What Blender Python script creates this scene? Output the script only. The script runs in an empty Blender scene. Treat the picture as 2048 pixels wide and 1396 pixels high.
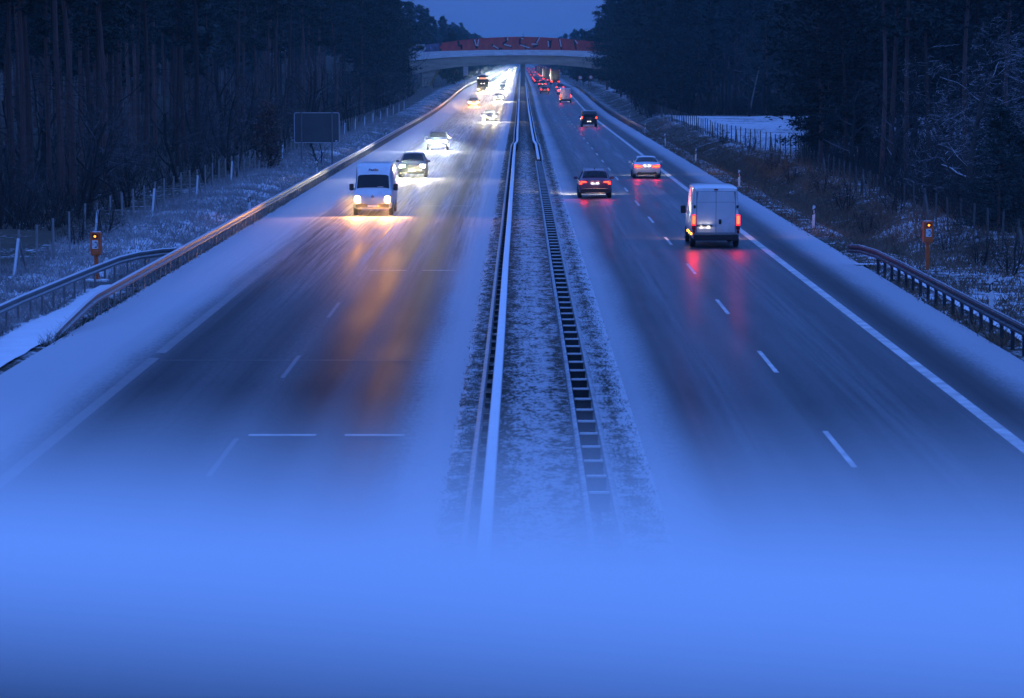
import bpy, bmesh, math, random
import numpy as np
from mathutils import Vector, Matrix, noise

R = math.radians
PI = math.pi
rnd = random.Random(7)
scene = bpy.context.scene
COL = scene.collection
F, HC, XV, YV = 6100.0, 7.8, 1042.0, 124.0      # focal length in photo pixels, camera height, vanishing point


def X_at(px, Y):
    return (px - XV) / F * Y


# ------------------------------------------------------------------ helpers
class MB:
    """collects faces of ONE mesh object"""
    def __init__(s):
        s.v, s.f = [], []

    def add(s, vs, fs):
        b = len(s.v)
        s.v += [tuple(p) for p in vs]
        s.f += [tuple(i + b for i in f) for f in fs]
        return s

    def bb(s, x0, x1, y0, y1, z0, z1):
        return s.add([(x0, y0, z0), (x1, y0, z0), (x1, y1, z0), (x0, y1, z0), (x0, y0, z1), (x1, y0, z1), (x1, y1, z1), (x0, y1, z1)],
                     [(3, 2, 1, 0), (4, 5, 6, 7), (0, 1, 5, 4), (1, 2, 6, 5), (2, 3, 7, 6), (3, 0, 4, 7)])

    def tube(s, pts, rad, n=6, caps=True):
        pts = [Vector(p) for p in pts]
        b = len(s.v)
        for i, p in enumerate(pts):
            d = (pts[min(i + 1, len(pts) - 1)] - pts[max(i - 1, 0)]).normalized()
            a = d.cross(Vector((0, 0, 1)) if abs(d.z) < .9 else Vector((1, 0, 0))).normalized()
            c = a.cross(d)
            r = rad[i] if isinstance(rad, (list, tuple)) else rad
            for k in range(n):
                t = 2 * PI * k / n
                s.v.append(tuple(p + a * (math.cos(t) * r) + c * (math.sin(t) * r)))
        for i in range(len(pts) - 1):
            for k in range(n):
                k2 = (k + 1) % n
                s.f.append((b + i * n + k, b + i * n + k2, b + (i + 1) * n + k2, b + (i + 1) * n + k))
        if caps:
            s.f.append(tuple(b + k for k in range(n))[::-1])
            s.f.append(tuple(b + (len(pts) - 1) * n + k for k in range(n)))
        return s

    def cyl(s, p0, p1, r, n=16):
        return s.tube([p0, p1], r, n)

    def prism(s, poly, axis, a, b):
        """polygon of 2D points pushed along an axis from a to b"""
        def P(p, t):
            return {'x': (t, p[0], p[1]), 'y': (p[0], t, p[1]), 'z': (p[0], p[1], t)}[axis]
        n = len(poly)
        vs = [P(p, a) for p in poly] + [P(p, b) for p in poly]
        fs = [tuple(range(n))[::-1], tuple(range(n, 2 * n))]
        fs += [(i, (i + 1) % n, n + (i + 1) % n, n + i) for i in range(n)]
        return s.add(vs, fs)

    def sweep(s, path, prof):
        """closed profile (lateral, up) swept along a path; lateral is to the right of travel"""
        b, n = len(s.v), len(prof)
        for i, p in enumerate(path):
            q0, q1 = path[max(i - 1, 0)], path[min(i + 1, len(path) - 1)]
            dx, dy = q1[0] - q0[0], q1[1] - q0[1]
            L = math.hypot(dx, dy)
            nx, ny = dy / L, -dx / L
            for (l, u) in prof:
                s.v.append((p[0] + nx * l, p[1] + ny * l, p[2] + u))
        for i in range(len(path) - 1):
            for k in range(n):
                k2 = (k + 1) % n
                s.f.append((b + i * n + k, b + (i + 1) * n + k, b + (i + 1) * n + k2, b + i * n + k2))
        s.f.append(tuple(b + k for k in range(n)))
        s.f.append(tuple(b + (len(path) - 1) * n + k for k in range(n))[::-1])
        return s

    def mesh(s, name, mat, smooth=False, fix=True, angle=35):
        me = bpy.data.meshes.new(name)
        me.from_pydata(s.v, [], s.f)
        if fix:
            bm = bmesh.new(); bm.from_mesh(me)
            bmesh.ops.recalc_face_normals(bm, faces=bm.faces)
            bm.to_mesh(me); bm.free()
        if smooth:
            me.polygons.foreach_set('use_smooth', [True] * len(me.polygons))
            me.set_sharp_from_angle(angle=R(angle))
        if mat: me.materials.append(mat)
        return me

    def build(s, name, mat, parent=None, smooth=False, bevel=0, fix=True, seg=2):
        o = bpy.data.objects.new(name, s.mesh(name, mat, smooth, fix))
        COL.objects.link(o)
        o.parent = parent
        if bevel:
            m = o.modifiers.new('bevel', 'BEVEL')
            m.width, m.segments, m.limit_method, m.angle_limit = bevel, seg, 'ANGLE', R(40)
        return o


def np_mesh(name, V, Fc, mat, smooth=False):
    """V (n,3), Fc (m,k) with k = 3 or 4"""
    me = bpy.data.meshes.new(name)
    k = Fc.shape[1]
    me.vertices.add(len(V)); me.loops.add(Fc.size); me.polygons.add(len(Fc))
    me.vertices.foreach_set('co', np.ascontiguousarray(V, dtype=np.float32).ravel())
    me.loops.foreach_set('vertex_index', np.ascontiguousarray(Fc, dtype=np.int32).ravel())
    me.polygons.foreach_set('loop_start', np.arange(0, Fc.size, k, dtype=np.int32))
    if smooth: me.polygons.foreach_set('use_smooth', np.ones(len(Fc), dtype=bool))
    me.update(calc_edges=True)
    if mat: me.materials.append(mat)
    return me


def link(name, me, parent=None):
    o = bpy.data.objects.new(name, me)
    COL.objects.link(o); o.parent = parent
    return o


def tag(o, label, cat, group=None):
    o['label'] = label; o['category'] = cat
    if group: o['group'] = group
    return o


def thing(name, label, cat, loc=(0, 0, 0), rz=0.0, group=None):
    o = bpy.data.objects.new(name, None)
    COL.objects.link(o)
    o.empty_display_size = .2
    o.location = loc; o.rotation_euler = (0, 0, rz)
    return tag(o, label, cat, group)


def kind(o, k):
    o['kind'] = k
    return o


def copy_tree(o, parent=None):
    c = o.copy(); COL.objects.link(c); c.parent = parent
    for ch in list(o.children): copy_tree(ch, c)
    return c


# ------------------------------------------------------------------ materials
class NT:
    """thin wrapper round a node tree"""
    def __init__(s, tree):
        s.t = tree; s.n = tree.nodes; s.l = tree.links

    def node(s, typ, **kw):
        n = s.n.new(typ)
        for k, v in kw.items():
            if k == 'ins':
                for kk, vv in v.items(): s.set(n.inputs[kk], vv)
            else: setattr(n, k, v)
        return n

    def set(s, sock, v):
        if isinstance(v, bpy.types.NodeSocket): s.l.new(v, sock)
        else: sock.default_value = v

    def math(s, op, a, b=0.0, c=None, clamp=False):
        n = s.node('ShaderNodeMath', operation=op, use_clamp=clamp)
        s.set(n.inputs[0], a); s.set(n.inputs[1], b)
        if c is not None: s.set(n.inputs[2], c)
        return n.outputs[0]

    def mapr(s, v, a, b, c=0.0, d=1.0, smooth=False):
        n = s.node('ShaderNodeMapRange', interpolation_type='SMOOTHSTEP' if smooth else 'LINEAR')
        for i, x in enumerate((v, a, b, c, d)): s.set(n.inputs[i], x)
        return n.outputs[0]

    def mix(s, f, a, b, blend='MIX'):
        n = s.node('ShaderNodeMix', data_type='RGBA', blend_type=blend)
        s.set(n.inputs[0], f); s.set(n.inputs[6], a); s.set(n.inputs[7], b)
        return n.outputs[2]

    def noise(s, vec, scale, detail=4, rough=.6):
        n = s.node('ShaderNodeTexNoise')
        s.set(n.inputs['Vector'], vec)
        n.inputs['Scale'].default_value = scale; n.inputs['Detail'].default_value = detail
        n.inputs['Roughness'].default_value = rough
        return n.outputs[0]

    def scaled(s, vec, sc):
        n = s.node('ShaderNodeVectorMath', operation='MULTIPLY')
        s.set(n.inputs[0], vec); n.inputs[1].default_value = sc
        return n.outputs[0]

    def ramp(s, v, lo, hi, stops):
        """piecewise-linear scalar function of v"""
        t = s.mapr(v, lo, hi)
        n = s.node('ShaderNodeValToRGB')
        e = n.color_ramp.elements
        while len(e) < len(stops): e.new(.5)
        for i, (x, y) in enumerate(stops):
            e[i].position = (x - lo) / (hi - lo); e[i].color = (y, y, y, 1)
        s.set(n.inputs[0], t)
        return n.outputs[0]


def c4(c): return (*c, 1.0)


def new_mat(name):
    m = bpy.data.materials.new(name); m.use_nodes = True
    t = NT(m.node_tree); t.n.clear()
    out = t.node('ShaderNodeOutputMaterial')
    b = t.node('ShaderNodeBsdfPrincipled')
    t.l.new(b.outputs[0], out.inputs[0])
    return m, t, b


SNOW = (.80, .82, .86)


def pmat(name, col, rough=.5, metal=0.0, var=.25, scale=3.0, snow=0.0, snow_lo=.45, coat=0.0, dirt=0.0, spec=.5, bump=0.0, stretch=None, each=0.0):
    """principled paint with cloudy variation; snow > 0 lays snow on faces that look up"""
    m, t, b = new_mat(name)
    co = t.node('ShaderNodeTexCoord').outputs['Object']
    if stretch: co = t.scaled(co, stretch)
    n = t.noise(co, scale, 5, .65)
    f = t.mapr(n, .3, .7, 1 - var, 1 + var)
    if each: f = t.math('MULTIPLY', f, t.mapr(t.node('ShaderNodeObjectInfo').outputs['Random'], 0, 1, 1 - each, 1 + each))
    cc = t.node('ShaderNodeVectorMath', operation='SCALE')
    cc.inputs[0].default_value = col; t.set(cc.inputs['Scale'], f)
    base = cc.outputs[0]
    if dirt:
        z = t.node('ShaderNodeSeparateXYZ'); t.set(z.inputs[0], t.node('ShaderNodeTexCoord').outputs['Object'])
        d = t.mapr(t.math('ADD', z.outputs[2], t.math('MULTIPLY', n, .6)), .45, 1.5, dirt, 0.0)
        base = t.mix(d, base, c4((.075, .07, .065)))
    rg = t.mapr(n, .3, .7, rough * .85, min(1, rough * 1.15))
    mt = metal
    if snow:
        g = t.node('ShaderNodeNewGeometry')
        s = t.node('ShaderNodeSeparateXYZ'); t.set(s.inputs[0], g.outputs['Normal'])
        n2 = t.noise(g.outputs['Position'], 5.0, 3)
        k = t.math('MULTIPLY', t.mapr(t.math('ADD', s.outputs[2], t.math('MULTIPLY_ADD', n2, .5, -.25)), snow_lo, snow_lo + .2), snow)
        base = t.mix(k, base, c4(SNOW))
        rg = t.mapr(k, 0, 1, rg, .75)
        mt = t.math('MULTIPLY', t.math('SUBTRACT', 1.0, k), metal)
    t.set(b.inputs['Base Color'], base); t.set(b.inputs['Roughness'], rg); t.set(b.inputs['Metallic'], mt)
    b.inputs['Specular IOR Level'].default_value = spec
    if coat:
        b.inputs['Coat Weight'].default_value = coat; b.inputs['Coat Roughness'].default_value = .06
    if bump:
        bp = t.node('ShaderNodeBump'); bp.inputs['Strength'].default_value = bump; bp.inputs['Distance'].default_value = .02
        t.set(bp.inputs['Height'], n); t.l.new(bp.outputs[0], b.inputs['Normal'])
    return m


def emat(name, col, strength, base=(.3, .3, .3)):
    m, t, b = new_mat(name)
    b.inputs['Base Color'].default_value = c4(base)
    b.inputs['Roughness'].default_value = .2
    co = t.node('ShaderNodeTexCoord').outputs['Object']
    n = t.noise(co, 18.0, 2)
    b.inputs['Emission Color'].default_value = c4(col)
    t.set(b.inputs['Emission Strength'], t.mapr(n, .3, .7, strength * .75, strength * 1.25))
    return m


M = {}
M['galv'] = pmat('galvanised_steel', (.15, .15, .15), .62, .30, .25, 1.5, snow=.6, snow_lo=.70)
M['galv_bare'] = pmat('bare_galvanised_steel', (.17, .175, .18), .6, .3, .2, 2)
M['dark_steel'] = pmat('dark_wet_steel', (.035, .04, .045), .6, .1, .3, 3, snow=.6, snow_lo=.84, spec=.25)
M['galv_clear'] = pmat('snow_free_galvanised_steel', (.10, .11, .12), .5, .5, .2, 1.5, snow=.5, snow_lo=.85)
M['sign_back'] = pmat('dull_grey_sign_back', (.085, .09, .095), .5, .2, .15, 1)
M['alu'] = pmat('pale_aluminium_edge', (.5, .52, .54), .4, .5, .1, 2)
M['orange'] = pmat('orange_phone_shell', (.62, .11, .015), .38, 0, .12, 4, snow=.85, snow_lo=.8)
M['concrete'] = pmat('concrete', (.24, .235, .225), .8, 0, .25, .8, snow=.0, bump=.3)
M['concrete_snow'] = pmat('concrete_with_snow', (.22, .22, .21), .8, 0, .25, 1.2, snow=.95, snow_lo=.7)
M['fascia'] = pmat('pale_weathered_concrete', (.78, .78, .76), .85, 0, .25, 1.3, stretch=(.35, 1, 2.2))
M['fascia_low'] = pmat('warm_lit_beam_concrete', (.40, .34, .26), .85, 0, .3, .7, stretch=(.3, 1, 1.5))  # beam concrete with the brownish traffic glow put into its colour
M['ochre'] = pmat('lit_ochre_concrete', (.50, .36, .16), .85, 0, .2, .8)  # warm light on the inner leg faces, put into the colour
M['red_screen'] = pmat('dull_red_painted_boards', (.64, .075, .060), .7, 0, .3, .6, stretch=(1, 1, .5))
M['graf_dark'] = pmat('dark_spray_outline', (.025, .012, .02), .7)
M['graf_pale'] = pmat('pale_spray_highlight', (.80, .68, .68), .7)
M['graf_white'] = pmat('white_spray_fill', (.88, .88, .88), .7)
M['graf_blue'] = pmat('faded_blue_and_rust_spray', (.16, .14, .22), .7, 0, .5, .7)
M['white_plastic'] = pmat('white_plastic', (.72, .72, .72), .45, 0, .1, 4)
M['black_plastic'] = pmat('black_plastic', (.016, .016, .017), .5, 0, .2, 4)
M['reflector'] = pmat('pale_reflector', (.6, .6, .6), .25, 0, .1, 4)
M['rubber'] = pmat('tyre_rubber', (.018, .018, .019), .75, 0, .3, 6)
M['rim'] = pmat('wheel_alloy', (.22, .22, .23), .4, .7, .2, 5)
M['glass'] = pmat('dark_car_glass', (.010, .011, .013), .08, 0, .2, 2, spec=.3)
M['white_paint'] = pmat('white_van_paint', (.70, .70, .70), .32, 0, .08, 1.2, coat=.6, dirt=.75)
M['white_car'] = pmat('white_car_paint', (.68, .68, .69), .3, 0, .06, 1.2, coat=.7, dirt=.35)
M['red_lit_grey'] = pmat('grey_paint_with_tail_glow', (.20, .07, .11), .34, .3, .1, 1.4, coat=.6, dirt=.4)  # grey car body with the red tail-lamp glow mixed into its colour
M['silver'] = pmat('silver_grey_paint', (.30, .30, .33), .34, .35, .1, 1.4, coat=.6, dirt=.5)
M['black_paint'] = pmat('black_car_paint', (.014, .014, .017), .28, 0, .2, 1.4, coat=.8, dirt=.25)
M['anthracite'] = pmat('anthracite_paint', (.045, .045, .05), .3, .2, .15, 1.4, coat=.7, dirt=.4)
M['red_dark'] = pmat('dark_red_paint', (.16, .02, .02), .3, 0, .15, 1.4, coat=.7, dirt=.35)
M['plate'] = pmat('number_plate_white', (.75, .75, .72), .5, 0, .05, 6)
M['letters_purple'] = pmat('purple_lettering', (.06, .02, .14), .5)
M['letters_orange'] = pmat('orange_lettering', (.75, .18, .02), .5)
M['chrome'] = pmat('chrome_trim', (.55, .55, .56), .25, .9, .1, 4)
M['tail'] = emat('red_tail_lamp', (1.0, .030, .010), 9, (.4, .01, .01))
M['tail_far'] = emat('small_far_tail_lamp', (1.0, .03, .012), 6, (.4, .01, .01))
M['tail_hot'] = emat('bright_tail_lamp_core', (1.0, .042, .014), 10, (.5, .02, .01))
M['tail_dim'] = emat('red_tail_lamp_rim', (1.0, .014, .022), 3.6, (.35, .01, .01))
M['tail_off'] = pmat('unlit_red_lens', (.25, .008, .008), .15, 0, .2, 5)
M['amber'] = emat('amber_side_marker', (1.0, .36, .02), 9, (.5, .2, .02))
M['phone_lamp'] = emat('orange_phone_lamp', (1.0, .30, .03), 3.2, (.5, .2, .02))
M['head_white'] = emat('white_headlamp', (1.0, .90, .66), 30, (.8, .8, .8))
M['head_cool'] = emat('cool_white_headlamp', (.92, .95, 1.0), 30, (.8, .8, .8))
M['head_warm'] = emat('warm_headlamp', (1.0, .56, .18), 30, (.8, .8, .8))
M['cab_sign'] = emat('lit_coach_destination_panel', (1.0, .38, .22), 1.1, (.2, .1, .1))
M['cab_dot'] = emat('small_white_marker_lamp', (1.0, .95, .85), 14, (.8, .8, .8))
M['brown_leaf'] = pmat('dry_brown_leaves', (.085, .038, .030), .8, 0, .4, 2, snow=.5, snow_lo=.82)
M['bark_pine'] = pmat('pine_bark', (.105, .056, .045), .9, 0, .45, 1.6, stretch=(2.5, 2.5, .4), bump=.6, each=.7)
M['bark_dark'] = pmat('dark_bark', (.050, .042, .036), .9, 0, .4, 2.0, stretch=(2, 2, .4), bump=.5, snow=.6, snow_lo=.60)
M['bark_some_snow'] = pmat('dark_bark_with_little_snow', (.022, .020, .020), .9, 0, .4, 2.0, stretch=(2, 2, .4), snow=.16, snow_lo=.6)
M['bark_snowless'] = pmat('dark_wet_bark', (.022, .020, .020), .9, 0, .4, 2.0, stretch=(2, 2, .4))
M['needles'] = pmat('pine_needles', (.011, .025, .021), .8, 0, .5, .9, each=.45)
M['needles_edge'] = pmat('dark_pine_needles', (.009, .022, .019), .8, 0, .5, .9, each=.45)
M['twig'] = pmat('bare_twigs', (.020, .018, .017), .9, 0, .4, .6)
M['grass_dry'] = pmat('dry_frosted_grass', (.30, .28, .27), .9, 0, .5, .5)
M['grass_dark'] = pmat('dark_wet_grass', (.05, .055, .035), .9, 0, .5, .8)
M['grass_brown'] = pmat('brown_dead_grass', (.17, .11, .07), .9, 0, .5, .6)
M['line'] = pmat('white_road_paint', (.50, .50, .50), .6, 0, .4, 1.2)
M['line_worn'] = pmat('worn_dirty_road_paint', (.17, .17, .18), .6, 0, .35, 1.5)
M['wet_concrete'] = pmat('dark_teal_painted_steel', (.003, .06, .08), .6, 0, .3, 2)
M['wire'] = pmat('dull_fence_wire', (.05, .05, .05), .7)
M['deck'] = pmat('wet_asphalt_path', (.05, .05, .05), .6, 0, .3, 3)

# ------------------------------------------------------------------ lie of the land
YL = sorted(set(list(np.arange(-20, 46, 6.0)) + list(np.arange(46, 330, 2.5)) + list(np.arange(330, 900, 7.0)) + list(np.arange(900, 2000, 60.0)) + list(np.arange(2000, 6001, 250.0))))


def road_raw(Y):
    t = min(max((Y - 430) / 320, 0), 1)
    return 1.65 * t * t * (3 - 2 * t) + max(0, Y - 750) * .0004


RZ = [road_raw(y) for y in YL]


def rz(Y): return float(np.interp(Y, YL, RZ))


def sm(a, b, x):
    t = min(max((x - a) / (b - a), 0), 1)
    return t * t * (3 - 2 * t)


def nz(x, y, s, seed=0.0): return noise.noise(Vector((x * s, y * s, seed)))


def ground_h(X, Y):
    """height of the ground over the road level"""
    if -13.0 <= X <= 13.3: return -.10
    n = nz(X, Y, .22) * .22 + nz(X, Y, .7, 3) * .09
    if X < 0:
        a = -X
        h = -.04 + sm(13.0, 14.6, a) * (n * .7)
        if Y > 112: h += .35 * sm(14.2, 16.2, a) * (1 - .6 * sm(17.5, 19, a)) * sm(112, 135, Y)
        if 24 < a and abs(Y - 760) < 70: h += 7.5 * sm(25, 42, a) * (1 - sm(14, 62, abs(Y - 760)))
    else:
        a = X
        h = -.05 + sm(13.3, 14.8, a) * (n * .6) - .75 * sm(14.4, 16.2, a) * (1 - sm(16.6, 19.2, a)) * sm(112, 150, Y) + .25 * sm(18.5, 20.5, a)
        if 24 < a and abs(Y - 760) < 70: h += 7.5 * sm(25, 42, a) * (1 - sm(14, 62, abs(Y - 760)))
    return h


def gz(X, Y): return rz(Y) + ground_h(X, Y)


def snow_cover(X, Y):
    """share of the ground under snow"""
    n = nz(X, Y, .12, 9) * .18
    if X < -13:
        a = -X
        v = .36 + .30 * sm(13.1, 15.5, a)
        v = v * (1 - .60 * sm(17.8, 20.5, a)) * (1 - .30 * sm(280, 430, Y)) - .20 * sm(24, 29, a)
        return v + n
    if X > 13:
        v = .37 + .12 * sm(13.2, 14.2, X)
        if Y > 150: v -= .16 * sm(15.5, 17, X) * (1 - sm(18.5, 20, X))
        else: v += .05 * sm(15, 17, X)
        field = sm(19.8, 21.5, X) * sm(232, 262, Y) * (1 - sm(430, 440, Y)) * (1 - sm(70, 90, X))
        trees = sm(20.5, 23, X) * (1 - field)
        v = v * (1 - .65 * trees) + field * .14
        return v + n
    return .45


xl = sorted(set([round(v, 2) for v in list(np.arange(-27, 27.1, .6)) + [s * x for s in (-1, 1) for x in (30, 34, 38, 44, 52, 62, 75, 95, 120, 160, 220, 320, 500, 900, 1600, 2600)]]))
V, cov = [], []
for y in YL:
    for x in xl:
        V.append((x, y, gz(x, y))); cov.append(snow_cover(x, y))
nx = len(xl)
Q = [(j * nx + i, j * nx + i + 1, (j + 1) * nx + i + 1, (j + 1) * nx + i) for j in range(len(YL) - 1) for i in range(nx - 1)]

m, t, b = new_mat('verge_ground')
pos = t.node('ShaderNodeNewGeometry').outputs['Position']
cv = t.node('ShaderNodeAttribute', attribute_name='snow_share').outputs['Fac']
nA = t.noise(pos, .55, 5, .7)
nB = t.noise(t.scaled(pos, (2.2, .8, 1)), 1.6, 5, .75)
nC = t.noise(pos, .05, 3)
nD = t.noise(t.scaled(pos, (.10, .9, 1)), 1.0, 4, .7)
k = t.math('ADD', t.math('MULTIPLY_ADD', nA, .9, -.45), t.math('MULTIPLY_ADD', nB, 1.1, -.55))
k = t.math('ADD', k, t.math('MULTIPLY_ADD', nD, .9, -.45))
k = t.mapr(t.math('ADD', cv, k), .36, .62, smooth=True)
soil = t.mix(t.mapr(nB, .35, .65), c4((.052, .040, .028)), c4((.095, .078, .052)))
soil = t.mix(t.mapr(nC, .4, .6), soil, c4((.045, .042, .026)))
t.set(b.inputs['Base Color'], t.mix(t.math('MULTIPLY', k, .93), soil, c4((.70, .72, .76))))
b.inputs['Roughness'].default_value = .85
b.inputs['Specular IOR Level'].default_value = .25
bp = t.node('ShaderNodeBump'); bp.inputs['Strength'].default_value = .8; bp.inputs['Distance'].default_value = .12
t.set(bp.inputs['Height'], t.math('ADD', nB, k)); t.l.new(bp.outputs[0], b.inputs['Normal'])
M['ground'] = m
me = np_mesh('ground', np.array(V), np.array(Q), M['ground'], smooth=True)
at = me.attributes.new('snow_share', 'FLOAT', 'POINT')
at.data.foreach_set('value', np.array(cov, dtype=np.float32))
kind(link('ground', me), 'structure')


# ------------------------------------------------------------------ carriageways
def road_material(name, xlo, xhi, cover, film, rough, tint, ynear, yfar, ymin, spec, wet):
    m, t, b = new_mat(name)
    pos = t.node('ShaderNodeNewGeometry').outputs['Position']
    s = t.node('ShaderNodeSeparateXYZ'); t.set(s.inputs[0], pos)
    wob = t.noise(t.scaled(pos, (.25, .035, 1)), 1.0, 3)
    streak = t.noise(t.scaled(pos, (5.5, .045, 1)), 1.0, 4, .7)
    fine = t.noise(t.scaled(pos, (9, 2.4, 1)), 1.0, 5, .75)
    patch = t.noise(t.scaled(pos, (.7, .10, 1)), 1.0, 4)
    wx = t.math('ADD', s.outputs[0], t.math('MULTIPLY_ADD', wob, .5, -.25))
    wx = t.math('ADD', wx, t.math('MULTIPLY_ADD', fine, .16, -.08))
    c = t.ramp(wx, xlo, xhi, cover)
    f = t.ramp(wx, xlo, xhi, film)
    far = t.mapr(s.outputs[1], ynear, yfar, ymin, 1.0, True)
    f = t.math('MULTIPLY', f, far)
    k = t.math('ADD', c, t.math('MULTIPLY', f, t.mapr(streak, .38, .60, .08, 1.3)))
    edge = t.math('SUBTRACT', 1.0, t.math('ABSOLUTE', t.math('MULTIPLY_ADD', k, 2.0, -1.0)), clamp=True)
    nn = t.math('ADD', t.math('MULTIPLY_ADD', fine, 1.0, -.5), t.math('MULTIPLY_ADD', patch, .5, -.25))
    k = t.math('ADD', k, t.math('MULTIPLY', t.math('MULTIPLY', nn, edge), 1.0), clamp=True)
    asp = t.mix(t.mapr(fine, .3, .7), c4(tuple(v * .75 for v in tint)), c4(tuple(v * 1.25 for v in tint)))
    asp = t.mix(t.math('MULTIPLY', t.mapr(streak, .45, .7), .35), asp, c4(tuple(v * .55 for v in tint)))
    dk_ = t.ramp(wx, xlo, xhi, wet)
    asp = t.mix(dk_, asp, c4(tuple(v * .22 for v in tint)))
    t.set(b.inputs['Base Color'], t.mix(k, asp, c4((.47, .48, .51))))
    r = t.ramp(wx, xlo, xhi, rough)
    r = t.math('ADD', r, t.math('MULTIPLY_ADD', patch, .16, -.08))
    t.set(b.inputs['Roughness'], t.mapr(k, 0, .7, r, .72))
    t.set(b.inputs['Specular IOR Level'], t.mapr(k, 0, .8, t.mapr(dk_, 0, 1, spec, spec * .45), .2))
    t.set(b.inputs['Specular Tint'], t.mix(k, c4((.70, .93, 1.0)), c4((1, 1, 1))))
    bp = t.node('ShaderNodeBump'); bp.inputs['Strength'].default_value = .18; bp.inputs['Distance'].default_value = .01
    t.set(bp.inputs['Height'], t.math('ADD', fine, k)); t.l.new(bp.outputs[0], b.inputs['Normal'])
    return m


M['road_left'] = road_material('asphalt_with_snow_film', -13.2, -1.0,
    [(-13.1, .97), (-11.2, .93), (-10.5, .74), (-10.0, .34), (-9.6, .10), (-9.1, .03), (-8.5, .04), (-7.8, .09), (-6.8, .04), (-5.9, .12), (-5.3, .04), (-4.6, .0), (-4.1, .08), (-3.5, .0), (-2.9, .04), (-2.55, .30), (-2.2, .72), (-1.8, .9), (-1.1, .94)],
    [(-13.1, .0), (-10.6, .25), (-9.6, .55), (-8.6, .50), (-7.8, .75), (-6.8, .60), (-6.0, .85), (-5.4, .45), (-4.75, .05), (-4.1, .55), (-3.45, .05), (-2.9, .5), (-2.3, .3), (-1.1, .0)],
    [(-13, .62), (-9.4, .54), (-8.6, .47), (-7.8, .55), (-6.8, .47), (-6, .55), (-4.7, .47), (-4.1, .55), (-3.4, .47), (-2.4, .5), (-1.2, .6)],
    (.024, .029, .033), 88.0, 165.0, .05, .065,
    [(-13, 0), (-9.5, 0), (-9.1, .6), (-8.6, .5), (-8.2, 0), (-7.2, .1), (-6.7, .5), (-6.2, 0), (-5.5, .1), (-5.0, .7), (-4.6, .7), (-4.3, 0), (-3.8, .1), (-3.5, .7), (-3.1, .5), (-2.7, 0)])
M['road_right'] = road_material('wet_salted_asphalt', 2.0, 13.6,
    [(2.1, .90), (2.7, .80), (3.1, .50), (3.45, .16), (3.7, .0), (4.1, .0), (4.6, .05), (5.6, .02), (6.2, .05), (6.5, .0), (7.2, .02), (8.3, .06), (9.3, .01), (10.0, .06), (10.4, .06), (10.8, .0), (11.2, .04), (11.55, .20), (11.9, .55), (12.3, .80), (12.8, .90), (13.5, .95)],
    [(2.1, .0), (3.6, .06), (4.7, .32), (5.6, .12), (6.1, .22), (6.6, .02), (7.1, .14), (8.3, .32), (9.3, .10), (9.9, .22), (10.9, .0), (13.5, .0)],
    [(2.1, .6), (3.3, .42), (3.8, .30), (4.6, .44), (5.4, .36), (6.5, .34), (7.3, .37), (8.3, .46), (9.3, .37), (10.2, .46), (11, .33), (12, .5), (13.5, .6)],
    (.028, .037, .045), 60.0, 200.0, .35, .13,
    [(2.1, 0), (3.3, .2), (3.6, .95), (4.05, .9), (4.4, .15), (5.0, 0), (5.5, .35), (6.0, .05), (6.35, .55), (6.65, .55), (7.0, .1), (7.5, .3), (8.2, 0), (9.0, .3), (9.7, 0), (10.3, .2), (10.55, .8), (11.2, 1.0), (11.6, .7), (12.0, 0)])


def strip(name, xs, mat, dz, y0=46, y1=6000, k='structure', crown=None):
    ys = [y for y in YL if y0 <= y <= y1]
    V = [(x, y, rz(y) + dz + (crown(x) if crown else 0)) for y in ys for x in xs]
    n = len(xs)
    Q = [(j * n + i, j * n + i + 1, (j + 1) * n + i + 1, (j + 1) * n + i) for j in range(len(ys) - 1) for i in range(n - 1)]
    return kind(link(name, np_mesh(name, np.array(V), np.array(Q), mat)), k)


strip('carriageway', [-13.05, -9.7, -5.9, -1.2], M['road_left'], 0.0, -20)
strip('carriageway', [2.25, 6.4, 10.2, 13.15], M['road_right'], 0.0, -20)

# median: mottled snow and winter grass
m, t, b = new_mat('median_turf')
pos = t.node('ShaderNodeNewGeometry').outputs['Position']
s = t.node('ShaderNodeSeparateXYZ'); t.set(s.inputs[0], pos)
n1 = t.noise(t.scaled(pos, (2.6, .8, 1)), 1.0, 5, .75)
n2 = t.noise(t.scaled(pos, (11, 3.2, 1)), 1.0, 5, .8)
cx = t.ramp(s.outputs[0], -1.6, 2.6, [(-1.5, .58), (-1.22, .40), (-.8, .22), (-.35, .30), (0, .46), (.5, .50), (.95, .36), (1.5, .30), (1.75, .52), (2.05, .36), (2.4, .60)])
far = t.mapr(s.outputs[1], 150, 360, 0, .22)
k = t.math('ADD', t.math('SUBTRACT', cx, far), t.math('ADD', t.math('MULTIPLY_ADD', n1, 1.3, -.65), t.math('MULTIPLY_ADD', n2, 1.2, -.6)))
k = t.mapr(k, .25, .58, smooth=True)
g = t.mix(t.mapr(n2, .35, .65), c4((.032, .036, .026)), c4((.09, .08, .058)))
t.set(b.inputs['Base Color'], t.mix(t.math('MULTIPLY', k, .92), g, c4((.62, .64, .68))))
b.inputs['Roughness'].default_value = .8; b.inputs['Specular IOR Level'].default_value = .25
bp = t.node('ShaderNodeBump'); bp.inputs['Strength'].default_value = .7; bp.inputs['Distance'].default_value = .06
t.set(bp.inputs['Height'], t.math('ADD', n1, n2)); t.l.new(bp.outputs[0], b.inputs['Normal'])
M['median'] = m
strip('median_ground', [-1.5, -1.2, -.6, 0, .5, 1.0, 1.5, 2.0, 2.3, 2.6], M['median'], 0.0, -20, crown=lambda x: -.02 if x in (-1.5, 2.6) else .03 + .03 * (1 - abs(x - .5) / 2))

# painted markings
mb = MB()


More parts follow.
